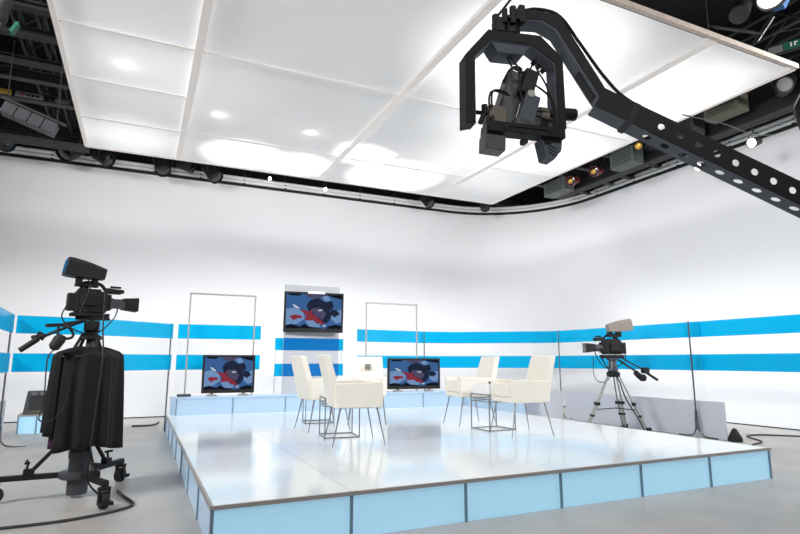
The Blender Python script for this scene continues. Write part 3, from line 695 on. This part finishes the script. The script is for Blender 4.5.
# ---------------------------------------------------------------- camera crane with remote head
e, n = V(0.9063, -0.4226, 0), V(0.4226, 0.9063, 0)
O = V(2.31, 2.20, 0)
jb = thing('camera_crane', 'black perforated camera crane arm reaching in from the upper right', 'crane', (2.31, 2.2, 2.6))
D = V(0.8825, 0, -0.4703)            # along the beam, in the crane's upright plane
dw = e * D.x + V(0, 0, D.z); up = e * 0.4703 + V(0, 0, 0.8825)
b0 = O + e * (-0.040) + V(0, 0, 2.652)     # lower front corner where the beam starts
BW, BH, LB = 0.135, 0.120, 3.3
pitch = 0.1145; first = 0.335
cells = [(0, first, 0)] + [(first + k * pitch, first + (k + 1) * pitch, 0.021) for k in range(24)]
cells.append((cells[-1][1], LB, 0))
cellsb = [(0, first - .035, 0)] + [(first - .035 + k * pitch, first - .035 + (k + 1) * pitch, 0.026) for k in range(24)]
cellsb.append((cellsb[-1][1], LB, 0))
t_ = 0.006
MB().holed_plate(b0, dw, up, n * t_, LB, BH, cells).build('side_plate', M['jib_black'], jb, world=True, smooth=True)
pb = MB().holed_plate(b0 + n * t_, dw, n, up * t_, LB, BW - 2 * t_, cellsb).build('bottom_plate', M['jib_grey'], jb, world=True); pb['label'] = 'perforated underside in slate grey lifted for bounce light'
MB().prism([(0, 0), (LB, 0), (LB, BW * .22), (0, BW * .22)], b0 + up * BH, dw, n, up * t_).build('top_plate', M['jib_black'], jb, world=True)
MB().prism([(0, 0), (0.035, 0), (0.035, BH + 0.012), (0, BH + .012)], b0 + dw * 0.20 - up * 0.006 - n * .004, dw, up, n * (BW + .008)).build('joint_collar', M['gear'], jb, world=True)
# gooseneck
outer = [(-0.467, 3.271), (-0.36, 3.277), (-0.207, 3.238), (-0.131, 3.089), (-0.01, 2.859), (0.05, 2.742)]
inner = [(-0.465, 3.216), (-0.318, 3.205), (-0.232, 3.148), (-0.165, 3.020), (-0.046, 2.800), (0.015, 2.690)]
NW = 0.12
MB().band(outer, inner, O + n * 0.02, e, (0, 0, 1), n * NW).build('gooseneck', M['jib_black'], jb, world=True, bevel=0.004)
und = MB()
for a, b in zip(inner[:-1], inner[1:]):
    pass
off_in = [(x - 0.008, z - 0.006) for x, z in inner]
und.band(inner, off_in, O + n * 0.022, e, (0, 0, 1), n * (NW - .004)); uo = und.build('neck_underside', M['jib_grey'], jb, world=True); uo['label'] = 'underside plate in slate grey lifted for bounce light'
MB().band([(-0.098, 2.893), (-0.010, 2.733)], [(-0.110, 2.886), (-0.022, 2.726)], O + n * 0.045, e, (0, 0, 1), n * 0.07).build('neck_window', M['rubber'], jb, world=True)
MB().tube(curve_pts([O + e * -.46 + n * .06 + V(0, 0, 3.285), O + e * -.33 + n * .06 + V(0, 0, 3.305), O + e * -.2 + n * .05 + V(0, 0, 3.25), O + e * -.08 + n * .05 + V(0, 0, 3.06), O + e * .05 + n * .05 + V(0, 0, 2.85), O + e * .17 + n * .05 + V(0, 0, 2.715), O + e * .4 + n * .05 + V(0, 0, 2.585), O + e * 1.3 + n * .05 + V(0, 0, 2.11), O + e * 2.6 + n * .05 + V(0, 0, 1.42)], 7), 0.010, 8).build('cable_loom', M['rubber'], jb, world=True)

# remote head: turret, octagonal yoke, tilt cradle
HO = V(1.838, 2.445, 0.012); ha = T(-11)
hx, hn = V(math.cos(ha), math.sin(ha), 0), V(-math.sin(ha), math.cos(ha), 0)
rh = thing('remote_camera_head', 'black octagonal remote pan and tilt head hanging from the crane', 'camera head', (1.862, 2.44, 3.09))
def W(x, y, z): return HO + hx * x + hn * y + V(0, 0, z)
ow = [(-0.287, 2.485), (-0.282, 2.905), (-0.138, 3.080), (0.195, 3.090), (0.335, 2.965), (0.335, 2.520)]
iw = [(-0.232, 2.500), (-0.228, 2.905), (-0.112, 3.020), (0.130, 3.024), (0.284, 2.925), (0.280, 2.505)]
MB().band(ow, iw, HO - hn * 0.055, hx, (0, 0, 1), hn * 0.11).build('yoke', M['jib_black'], rh, world=True, bevel=0.003)
iw2 = [(x + (0.005 if x < 0 else -0.005), z - 0.005) for x, z in iw]
MB().band(iw, iw2, HO - hn * 0.05, hx, (0, 0, 1), hn * 0.10).build('yoke_lining', M['jib_grey'], rh, world=True)
MB().prism([(-0.12, 3.012), (0.13, 3.018), (0.085, 2.955), (-0.08, 2.95)], HO - hn * .045, hx, (0, 0, 1), hn * .12).build('slip_ring_box', M['jib_grey'], rh, world=True, bevel=.003)
tu = MB()
tu.cyl(W(0.02, 0, 3.085), W(0.02, 0, 3.16), 0.062, seg=20); tu.box(W(-0.06, -0.02, 3.125), (0.05, 0.08, 0.09), rot=(0, 0, ha)); tu.box(W(0.02, -0.01, 3.17), (0.13, 0.13, 0.02), rot=(0, 0, ha))
tu.cyl(W(-0.035, -0.06, 3.13), W(-0.035, -0.06, 3.22), 0.017, seg=12); tu.cyl(W(0.015, -0.065, 3.13), W(0.015, -0.065, 3.24), 0.02, seg=12); tu.cyl(W(-0.075, -0.02, 3.10), W(-0.075, -0.02, 3.20), 0.022, seg=12)
tu.box(W(0.07, -0.055, 3.20), (0.035, 0.05, 0.11), rot=(0, 0, ha))
tu.cyl(W(-0.06, -0.03, 3.20), W(0.035, -0.06, 3.33), 0.008, seg=8)
tu.build('turret', M['gear'], rh, world=True, bevel=.003)
# tilt cradle
cr = MB(); cr.box(W(0.062, -0.06, 2.468), (0.47, 0.085, 0.06), rot=(0, 0, ha)); cr.box(W(0.06, -0.105, 2.475), (0.30, 0.006, 0.010), rot=(0, 0, ha)); cr.box(W(0.05, -0.07, 2.405), (0.03, 0.05, 0.03), rot=(0, 0, ha))
for x in (-0.07, 0.20): cr.cyl(W(x, -0.108, 2.468), W(x, -0.102, 2.468), 0.018, seg=14)
crb = cr.build('tilt_cradle', M['jib_black'], rh, world=True, bevel=.004)
ml = MB(); ml.box(W(-0.135, -0.02, 2.46), (0.02, 0.10, 0.17), rot=(0, 0.05, ha)); ml.cyl(W(-0.235, 0, 2.585), W(-0.12, 0, 2.585), 0.012, seg=10); ml.cyl(W(-0.165, -0.03, 2.56), W(-0.165, -0.03, 2.62), 0.018, seg=12); ml.cyl(W(-0.20, -0.04, 2.50), W(-0.175, -0.04, 2.56), 0.014, seg=10); ml.cyl(W(-0.155, -0.05, 2.54), W(-0.155, -.05, 2.43), 0.012, seg=8)
ml.build('pivot', M['gear'], rh, world=True, bevel=.003)
mt = MB().box(W(-0.085, 0.01, 2.565), (0.115, 0.10, 0.115), rot=(0, 0.1, ha)).build('tilt_motor', M['bronze'], rh, world=True, bevel=.01); mt['label'] = 'tan motor housing'
kn = MB(); kn.cyl(W(0.325, 0, 2.635), W(0.43, 0, 2.64), 0.038, 0.036, 20); kn.cyl(W(0.22, 0, 2.625), W(0.34, 0, 2.635), 0.02, seg=12); kn.build('pan_knob', M['gear'], rh, world=True, bevel=.006)
MB().cyl(W(0.17, -0.005, 2.585), W(0.225, -.005, 2.585), 0.068, seg=24).build('encoder_disc', M['bronze'], rh, world=True, bevel=.006)
pl = MB().prism([(0.16, 2.44), (0.295, 2.455), (0.285, 2.375), (0.235, 2.315), (0.185, 2.322)], HO - hn * .07, hx, (0, 0, 1), hn * .09)
for k in range(3): pl.box(W(0.225, -0.073, 2.35 + k * .022), (0.06, 0.008, 0.006), rot=(0, 0.4, ha))
pl.build('end_plate', M['jib_grey'], rh, world=True, bevel=.004)
bl = MB(); bl.box(W(-0.125, -0.03, 2.385), (0.12, 0.10, 0.09), rot=(0, 0.06, ha)); bl.box(W(-0.15, -0.035, 2.44), (0.06, 0.09, 0.10), rot=(0, 0.1, ha)); bl.cyl(W(-0.165, -.06, 2.40), W(-0.18, -.07, 2.37), .006, seg=6)
bl.build('battery', M['gear_grey'], rh, world=True, bevel=.016)
wl = MB()
for pts in ([(0.0, 0, 2.955), (0.01, -.05, 2.86), (0.07, -.07, 2.83), (0.13, -.03, 2.88), (0.17, 0, 2.95)], [(0.02, 0, 2.955), (0.035, -.06, 2.86), (0.045, -.06, 2.72), (0.06, -.07, 2.62)],
            [(0.17, -.02, 2.95), (0.16, -.06, 2.86), (0.20, -.07, 2.78), (0.235, -.07, 2.68), (0.25, -.06, 2.55), (0.22, -.07, 2.44)], [(0.13, -.05, 2.78), (0.2, -.08, 2.71), (0.255, -.06, 2.66), (0.27, -.05, 2.5), (0.24, -.06, 2.42), (0.18, -.08, 2.41)],
            [(-0.13, -.05, 2.60), (-0.13, -.06, 2.68), (-0.10, -.06, 2.705), (-0.03, -.05, 2.70)], [(-.145, -.05, 2.60), (-.15, -.07, 2.66), (-.12, -.07, 2.69), (-.02, -.06, 2.68)],
            [(0.12, -.06, 2.58), (0.17, -.07, 2.56), (0.25, -.06, 2.55)], [(0.12, -.06, 2.60), (0.17, -.07, 2.60), (0.26, -.06, 2.60)], [(0.10, -.05, 2.57), (0.13, -.07, 2.50), (0.15, -.06, 2.46)]):
    wl.tube(curve_pts([W(*p) for p in pts], 6), 0.006, 6)
for k in range(3): wl.box(W(0.165 + k * .028, -.03, 2.935 - k * .022), (0.03, 0.05, 0.03), rot=(0, 0.7, ha))
wl.build('wiring', M['rubber'], rh, world=True)

# the small camera carried in the cradle
jc = thing('crane_camera', 'small grey video camera tilted up inside the octagonal crane head', 'camera', tuple(W(0.03, 0.0, 2.49)))
ax = (W(0.105, 0.02, 2.88) - W(-0.02, 0.02, 2.50)).normalized(); sx_ = hn.cross(ax).normalized(); rot = Matrix((sx_, hn, ax)).transposed()
def along(a, s_, d): return W(-0.02, 0.02, 2.50) + ax * a + sx_ * s_ + hn * d
MB().box(along(0.20, -0.025, 0.03), (0.115, 0.13, 0.34), rot=rot).build('body', M['gear_grey'], jc, world=True, bevel=.012)
MB().box(along(0.31, 0.035, -0.03), (0.085, 0.11, 0.16), rot=rot).box(along(0.225, 0.055, -0.05), (0.06, 0.09, 0.05), rot=rot).build('rear_module', M['gear'], jc, world=True, bevel=.008)
MB().box(along(0.13, 0.075, -0.065), (0.09, 0.07, 0.20), rot=rot).build('battery_pack', M['jib_grey'], jc, world=True, bevel=.006)
MB().box(along(0.03, 0.075, -0.05), (0.12, 0.10, 0.07), rot=rot).build('mounting_shoe', M['gear_grey'], jc, world=True, bevel=.006)
MB().cyl(along(0.225, 0.055, -0.09), along(0.225, 0.055, -0.105), 0.022, seg=14).build('connector', M['alu_matte'], jc, world=True)
MB().tube(curve_pts([along(.36, 0, 0.0), along(.42, -.02, 0), along(.40, -.07, 0.01), along(.30, -.09, .02)], 5), .010, 8).build('carry_handle', M['gear'], jc, world=True)

# ---------------------------------------------------------------- lighting grid above
GB = 'roof beams over the studio'
for y, z, lab, hh, mm in ((7.7, 5.62, 'dark roof beam nearest the viewer at the left', .10, 'steel_dark'), (8.35, 5.60, 'dark roof beam second from the viewer', .12, 'steel_dark'), (9.1, 5.55, 'dark roof beam third from the viewer', .10, 'steel_dark'),
                        (9.75, 5.62, 'grey roof beam fourth from the viewer', .16, 'steel_mid'), (10.55, 5.60, 'dark roof beam fifth from the viewer, carrying labels', .14, 'steel_mid'), (12.75, 5.72, 'long dark roof beam just inside the rear rail', .16, 'steel_dark')):
    t = thing('roof_beam', lab, 'beam', (2.2, y, z), group=GB)
    MB().box((0, 0, -hh / 2 + .012), (18.6, 0.14, 0.024)).build('lower_flange', M[mm], t); MB().box((0, 0, hh / 2 - .012), (18.6, 0.14, 0.024)).build('upper_flange', M[mm], t)
    MB().box((0, 0, 0), (18.6, 0.02, hh - .048)).build('web', M[mm], t)
def truss(label, p, q, w, r):
    t = thing('lattice_truss', label, 'truss', p, group='lattice trusses in the grid')
    p, q = Vector(p), Vector(q); d = (q - p); L = d.length; d.normalize(); s = d.cross(V(0, 0, 1)).normalized()
    c = MB()
    for sa, sb in ((-1, -1), (1, -1), (1, 1), (-1, 1)): c.cyl(p + s * w / 2 * sa + V(0, 0, w / 2 * sb), q + s * w / 2 * sa + V(0, 0, w / 2 * sb), r, seg=8)
    c.build('chord', M['steel_mid'], t, world=True)
    b = MB(); N = int(L / (w * 1.1))
    for i in range(N):
        a0, a1 = p + d * (L * i / N), p + d * (L * (i + 1) / N); f = 1 if i % 2 else -1
        for sa in (-1, 1): b.cyl(a0 + s * w / 2 * sa + V(0, 0, w / 2 * f), a1 + s * w / 2 * sa - V(0, 0, w / 2 * f), r * .6, seg=6)
        b.cyl(a0 - s * w / 2 * f - V(0, 0, w / 2), a1 + s * w / 2 * f - V(0, 0, w / 2), r * .6, seg=6)
    b.build('lacing', M['steel_dark'], t, world=True); return t
truss('lattice truss running away from the viewer over the left side', (-1.75, 5.0, 5.95), (-1.75, 12.6, 5.95), 0.30, 0.022)
truss('lattice truss running away over the far left corner', (-3.2, 5.0, 6.4), (-3.2, 12.6, 6.4), 0.36, 0.024)
truss('lattice truss above the right wall fixtures', (8.6, -2, 6.3), (8.6, 12.2, 6.3), 0.34, 0.024)
# labels on the fifth beam
for x0, w, mm, nm, lab in ((-2.42, 0.34, 'yellow', 'cable_tag', 'yellow strip label on the roof beam at the far left'), (-2.0, 0.40, 'label', 'cable_tag', 'grey printed label on the roof beam beside the yellow one'), (-1.52, 0.22, 'greengrey', 'cable_tag', 'dull green label on the roof beam right of the grey one')):
    t = thing(nm, lab, 'label', (x0, 10.462, 5.60), group='labels on a roof beam')
    MB().box((0, 0, 0), (w, 0.012, 0.09)).build('plate', M[mm], t)
    if mm == 'label':
        k = MB()
        for i in range(3): k.box((-0.02 + i * .07, -0.008, -0.005), (0.045, 0.006, 0.04))
        k.build('print_mark', M['gear'], t); MB().box((-0.1, -0.008, 0), (0.07, 0.006, 0.05)).build('red_mark', M['red'], t)

def orient(d):
    return Vector(d).to_track_quat('Z', 'Y').to_euler()
def studio_lamp(label, loc, aim, s=1.0, lit=None, mm='gear', doors=True, name='studio_lamp', hang=True):
    o = thing(name, label, 'lamp', loc, group='studio lamps on the grid', rot=orient(aim))
    MB().lathe([(0.03 * s, -0.20 * s), (0.075 * s, -0.18 * s), (0.085 * s, -0.04 * s), (0.10 * s, 0.0), (0.10 * s, 0.10 * s), (0.094 * s, 0.10 * s), (0.09 * s, 0.075 * s)], seg=20).build('housing', M[mm], o)
    MB().lathe([(0.088 * s, 0.072 * s), (0.086 * s, 0.084 * s), (0.05 * s, 0.095 * s), (0.01 * s, 0.10 * s)], seg=20).build('lens', lit or M['lens'], o)
    if doors:
        for k in range(4):
            a = k * PI / 2; dx, dy = math.cos(a), math.sin(a); d = V(dx, dy, 0); nn = V(-dy, dx, 0)
            p0 = d * .10 * s + V(0, 0, .10 * s); q0 = d * .17 * s + V(0, 0, .20 * s); tt = V(dx, dy, -.7).normalized() * .004
            MB().hexa([p0 - nn * .075 * s, p0 + nn * .075 * s, q0 + nn * .10 * s, q0 - nn * .10 * s, p0 - nn * .075 * s + tt, p0 + nn * .075 * s + tt, q0 + nn * .10 * s + tt, q0 - nn * .10 * s + tt]).build('barn_door', M[mm], o)
    if hang:
        inv = o.rotation_euler.to_matrix().inverted(); upv = inv @ V(0, 0, 1); sd = V(0, 0, 1).cross(upv)
        sd = sd.normalized() if sd.length > .05 else V(1, 0, 0)
        y = MB().tube([sd * .105 * s, sd * .125 * s + upv * .08 * s, sd * .06 * s + upv * .20 * s, sd * -.06 * s + upv * .20 * s, sd * -.125 * s + upv * .08 * s, sd * -.105 * s], .010 * s, 6)
        y.cyl(upv * .20 * s, upv * .34 * s, .014 * s, seg=8); y.box(upv * .36 * s, (0.05 * s, .05 * s, .05 * s)); y.build('hanging_yoke', M['steel_dark'], o)
    return o
# along the rear rail
for x, y, z, aim, s, lab in ((-2.75, 12.75, 5.50, (0.4, -.9, -.5), 1.5, 'black lamp hanging at the far left of the rear rail'), (-1.60, 12.7, 5.52, (-.6, -.5, -.6), 1.9, 'large black lamp on the rear rail below the speaker row'), (-0.98, 12.75, 5.44, (.7, -.5, -.4), 1.3, 'black lamp pointing right, second of the pair below the speaker row'),
                       (0.15, 12.75, 5.44, (0.1, -.5, -.9), 1.5, 'black lamp under the joint of the first two ceiling columns'), (0.66, 12.7, 5.50, (.8, -.4, -.2), 1.1, 'small black lamp pointing right, beside the lamp under the ceiling joint'), (1.22, 12.75, 5.42, (.5, -.5, -.7), 1.45, 'black lamp on the rear rail, third cluster from the left'),
                       (6.75, 12.7, 5.43, (.3, -.6, -.6), 1.2, 'black lamp on the rear rail left of the curved corner'), (8.35, 12.35, 5.44, (-.3, -.5, -.7), 1.2, 'black lamp on the rail at the curved corner')):
    studio_lamp(lab, (x, y, z), aim, s * 1.12, doors=False)
for x, z, lab in ((2.55, 5.52, 'small lit bulb standing in for a lamp reflection on the rear rail over the left frame'), (3.95, 5.44, 'small lit bulb standing in for a lamp reflection on the rear rail over the high television')):
    o = thing('rail_glint', lab, 'lamp', (x, 12.95, z), group='glowing stand-ins for lamp reflections on the rear rail')  # glowing dots put in for lamp reflections on the pipe
    MB().lathe([(0.02, 0.0), (0.04, 0.03), (0.035, 0.07), (0.01, 0.09)], seg=12).build('glint', M['lamp_on'], o); MB().cyl((0, 0, 0.08), (0, 0, 0.2), 0.02, seg=8).build('glint_stem', M['gear'], o)

# speaker row at the left
sp = thing('speaker_row', 'row of four grey speaker boxes hanging from a bar at the left', 'speaker', (-1.68, 9.0, 4.62), rot=(0, T(19), T(0)))
for k in range(4):
    c = MB().box((-0.26 + k * .175, 0, 0), (0.165, 0.20, 0.17)); c.box((-0.26 + k * .175, -0.102, -0.066), (0.155, 0.01, 0.03)); c.build('speaker_box', M['gear_grey'], sp, bevel=0.008)
    MB().cyl((-0.26 + k * .175, 0.0, .085), (-0.26 + k * .175, 0.0, .12), 0.02, seg=8).build('fly_point', M['steel_mid'], sp)
MB().box((0, 0, 0.14), (0.86, 0.04, 0.03)).build('fly_bar', M['steel_mid'], sp)
for x in (-.36, .3): MB().cyl((x, 0, .15), (x - .3, 0, 1.0), 0.008, seg=6).build('hanging_rod', M['steel_mid'], sp)
studio_lamp('small white faced lamp left of the speaker row', (-2.16, 8.85, 4.78), (-.2, -.8, -.6), .6, M['white'], doors=False)
studio_lamp('silver and green lamp at the far left edge, near the top', (-1.47, 6.0, 4.50), (-.3, .2, -.9), .85, None, 'steel_mid', doors=False)
tag(MB().box((-1.33, 6.0, 4.38), (0.03, 0.08, 0.12), rot=(0, .4, 0)).build('colour_gel', M['green']), 'green gel frame beside the silver lamp at the far left', 'gel frame')
tag(MB().box((0, 0, 0), (4.2, 0.3, 0.07)).build('catwalk', M['steel_dark']), 'dark catwalk behind the speaker row under the roof beams', 'catwalk').location = (-3.3, 11.9, 5.30)

# gantry and boxes along the right side
gt = thing('lighting_gantry', 'long dark steel gantry running along the right wall under the roof', 'gantry', (9.62, 3.2, 5.43))
MB().box((-.12, 0, -0.06), (0.28, 15, 0.10)).build('walkway', M['steel_dark'], gt); MB().box((-.28, 0, 0.02), (0.03, 15, 0.20)).build('kick_plate', M['gear'], gt)
MB().box((-.27, 0, .78), (0.05, 15, 0.22)).build('hand_rail', M['gear'], gt)
for y in (-6, -3, 0, 3, 6): MB().box((-.26, y, .4), (0.04, 0.04, 0.8)).build('stanchion', M['steel_dark'], gt)
for y in (-6, -2, 2, 6): MB().cyl((0, y, 0), (0, y, 2.75), .02, seg=6).build('hanger_rod', M['steel_dark'], gt)
def gbox(name, label, c, s, mm, extra=None):
    o = thing(name, label, 'equipment box', c, group='equipment boxes along the right gantry')
    MB().box((0, 0, 0), s).build('casing', M[mm], o, bevel=.012)
    rb_ = MB()
    for k in range(5): rb_.box((-s[0] / 2 - .004, 0, -s[2] * .32 + k * s[2] * .16), (.008, s[1] * .8, s[2] * .05))
    rb_.build('vent_ribs', M['steel_mid' if mm != 'steel_mid' else 'steel_dark'], o); return o
gbox('dimmer_box', 'dull green equipment box on the right gantry, nearest the curved corner', (9.0, 10.1, 5.38), (.3, .75, .34), 'greengrey')
gbox('dimmer_box', 'dull green equipment box on the right gantry, above the red lamps', (9.0, 8.0, 5.42), (.3, .62, .40), 'greengrey')
gbox('soft_light', 'pale olive box light on the right gantry above the crane arm', (8.95, 5.75, 5.55), (.3, .62, .32), 'olive')
gbox('soft_light', 'grey cloth covered box light beside the pale olive one', (8.95, 6.55, 5.50), (.32, .55, .42), 'steel_mid')
gbox('dimmer_box', 'flat dark grey panel under the right front corner of the light ceiling', (8.55, 5.42, 5.66), (.3, .6, .28), 'steel_dark')
for y, z, lab in ((9.45, 5.34, 'red backed lamp on the right gantry, nearer the curved corner'), (8.72, 5.34, 'red backed lamp on the right gantry, nearer the crane arm')):
    o = studio_lamp(lab, (8.85, y, z), (-.8, -.3, -.3), 1.15, None, 'red', doors=False)
    MB().lathe([(.05, .10), (.06, .13), (.02, .15)], seg=12).build('reflector', M['gold'], o)
studio_lamp('gold faced lamp between the crane arm and the green box', (8.8, 7.48, 5.46), (-.8, -.4, -.3), .8, M['gold'], 'gear', doors=False)
studio_lamp('fresnel lamp with pale ribbed face at the far right under the ceiling', (8.95, 4.78, 5.48), (-.8, -.6, -.1), 1.3, M['label'], 'gear', doors=False)
studio_lamp('small lit black spotlight on the right rail, above the crane beam', (9.3, 5.55, 4.90), (-1, -.02, -.32), .85, M['lamp_on'], 'gear', doors=False)
studio_lamp('small lit spotlight seen through the holes of the crane beam', (9.5, 6.72, 4.88), (-1, -.05, -.3), .8, M['lamp_on'], 'gear', doors=False)
studio_lamp('large black lamp cut off by the right edge of the view', (8.75, 4.36, 4.76), (-.2, -.3, -.9), 1.9, None, 'gear', doors=False)
studio_lamp('small dark lamp with open doors behind the crane beam', (8.7, 7.08, 5.42), (-.5, -.5, -.7), .8, None, 'gear')
# slack wire
tag(MB().tube(curve_pts([V(2.86, 2.10, 2.66), V(4.4, 2.85, 3.2), V(6.3, 3.75, 3.80), V(8.9, 5.0, 4.75)], 8), .004, 6).build('slack_wire', M['cable']), 'thin slack wire running from the crane arm up to the right gantry', 'wire')
# front right corner: big lit fresnel, duct, hanging plate, sign
studio_lamp('big lit fresnel lamp at the top right corner', (6.9, 3.75, 5.85), (-.25, -.45, -.75), 1.9, M['lamp_soft'], 'gear', doors=False)
tag(MB().box((0, 0, 0), (.62, .012, .34)).build('barn_door_flap', M['steel_mid']), 'flat grey metal flap hanging beside the big lit fresnel lamp', 'flap')
bpy.data.objects['barn_door_flap'].location = (7.0, 4.25, 5.62); bpy.data.objects['barn_door_flap'].rotation_euler = (T(-50), T(12), T(-30))
tag(MB().tube(curve_pts([V(8.7, 5.0, 8.05), V(8.3, 4.8, 7.0), V(7.8, 4.6, 6.45), V(7.45, 4.45, 6.1)], 6), .13, 16).build('air_duct', M['steel_mid']), 'round grey air duct above the right front ceiling corner', 'duct')
tag(MB().cyl((7.55, 4.05, 5.85), (7.25, 4.12, 5.45), .010, seg=8).build('pole_hook', M['alu_matte']), 'thin white rod hanging under the big lit fresnel lamp', 'rod')
tag(MB().box((7.45, 3.9, 5.95), (.14, .14, .16), rot=(.3, .4, .2)).build('gel_clip', M['blue_gear']), 'bright blue clamp on the big lit fresnel lamp', 'clamp')
sg = thing('sign_strip', 'green strip sign with white marks on a dark bar at the right', 'sign', (8.25, 4.28, 5.72), rz=T(-62))
MB().box((0, 0.03, 0), (1.9, .04, .14)).build('bar', M['steel_dark'], sg); MB().box((0.25, 0, 0.01), (.62, .02, .115)).build('green_plate', M['green'], sg)
MB().box((-.16, 0, 0.0), (.18, .02, .10)).build('grey_plate', M['label'], sg); MB().box((-.38, 0, 0), (.2, .02, .07)).build('red_plate', M['red'], sg)
k = MB(); k.box((0.03, -.012, .015), (.018, .006, .06)); k.box((0.075, -.012, .015), (.018, .006, .06)); k.box((0.09, -.012, .037), (.04, .006, .016)); k.build('white_marks', M['white'], sg)
for i, (p, q, w) in enumerate((((4.6, 4.6, 6.2), (6.6, 4.1, 6.2), .22), ((4.4, 6.0, 7.2), (6.9, 5.4, 7.2), .30))):
    d = (Vector(q) - Vector(p)); o = tag(MB().box((0, 0, 0), (d.length, .5, w)).build('cable_tray', M['steel_dark' if i else 'steel_mid']), ('grey cable tray just above the front edge of the light ceiling', 'wide dark cable tray higher above the right front ceiling corner')[i], 'tray')
    o.location = (Vector(p) + Vector(q)) / 2; o.rotation_euler = (0, 0, math.atan2(d.y, d.x))

# ---------------------------------------------------------------- light
def light(name, kind, loc, energy, aim=None, col=(1, 1, 1), **kw):
    l = bpy.data.lights.new(name, kind); l.energy = energy; l.color = col
    for k_, v_ in kw.items(): setattr(l, k_, v_)
    o = bpy.data.objects.new(name, l); C.objects.link(o); o.location = loc
    if aim is not None: o.rotation_euler = Vector(aim).to_track_quat('-Z', 'Y').to_euler()
    return o
# lamps above the diffusion film
# (x, y, height, power, cone, softness)
SP = [(0.0, 6.4, 5.7, 28, 100, .9), (-0.35, 8.5, 5.4, 40, 100, .9), (1.25, 8.55, 5.3, 70, 78, .28), (2.15, 8.62, 5.25, 62, 74, .28), (2.95, 7.75, 5.3, 52, 60, .3), (3.85, 8.5, 5.4, 120, 88, .28),
      (4.6, 7.2, 5.7, 60, 100, .9), (5.7, 8.3, 5.6, 80, 95, .9), (5.7, 6.4, 5.7, 110, 100, .9), (5.7, 4.4, 5.7, 110, 100, .9), (3.5, 4.3, 5.9, 190, 92, .7), (4.3, 5.6, 5.9, 120, 95, .9)]
for x, y, z, p, cone, soft in SP:
    light('overhead_spot', 'SPOT', (x, y, z), p, (0, 0, -1), (1, .985, .96), spot_size=T(cone), spot_blend=soft, shadow_soft_size=0.08)
for x, y in ((-0.38, 6.33), (0.72, 7.2), (1.98, 7.25), (2.6, 7.45), (3.35, 7.55)):
    light('overhead_bulb', 'POINT', (x, y, ZC + 0.075), 0.75, None, (1, .985, .96), shadow_soft_size=0.03)
# added side and front lights without fixtures, brightening stage and lower cyclorama
light('added_key', 'AREA', (-5.6, 3.2, 5.2), 230, (12.5, 8.0, -4.2), (1, .995, .985), shape='RECTANGLE', size=2.5, size_y=1.0, spread=math.radians(95))
light('added_key', 'AREA', (9.6, 1.6, 5.2), 190, (-9.0, 11.5, -4.4), (1, .995, .985), shape='RECTANGLE', size=2.0, size_y=1.0, spread=math.radians(95))
light('added_key', 'AREA', (1.5, -2.5, 5.8), 190, (0.25, 1, -0.75), (1, .99, .985), shape='RECTANGLE', size=7.0, size_y=1.6)
# added wall washes, unseen above the light ceiling edge: upper and lower row
light('added_wash', 'AREA', (3.0, 9.9, 5.1), 108, (0, .95, -1), (1, 1, 1), shape='RECTANGLE', size=13.0, size_y=0.4, spread=math.radians(155))
light('added_wash', 'AREA', (6.9, 5.6, 4.82), 96, (1.2, 0, -.6), (1, 1, 1), shape='RECTANGLE', size=12.5, size_y=0.4, spread=math.radians(110))
light('added_wash', 'AREA', (2.5, 9.7, 5.2), 62, (0, 3.6, -4.4), (1, 1, 1), shape='RECTANGLE', size=13.0, size_y=0.3, spread=math.radians(50))
light('added_wash', 'AREA', (6.85, 4.4, 4.85), 70, (3.65, 0, -4.1), (1, 1, 1), shape='RECTANGLE', size=11.0, size_y=0.3, spread=math.radians(50))
w = bpy.data.worlds.new('world'); bpy.context.scene.world = w; w.use_nodes = True
w.node_tree.nodes['Background'].inputs[0].default_value = (.05, .05, .05, 1)
sc = bpy.context.scene
sc.view_settings.view_transform = 'Standard'; sc.view_settings.look = 'None'; sc.view_settings.exposure = 0.0; sc.view_settings.gamma = 1.0
sc.view_settings.use_curve_mapping = False
sc.cycles.max_bounces = 8; sc.cycles.diffuse_bounces = 4; sc.cycles.glossy_bounces = 4; sc.cycles.transparent_max_bounces = 12
sc.cycles.sample_clamp_indirect = 6.0
sc.cycles.use_denoising = True
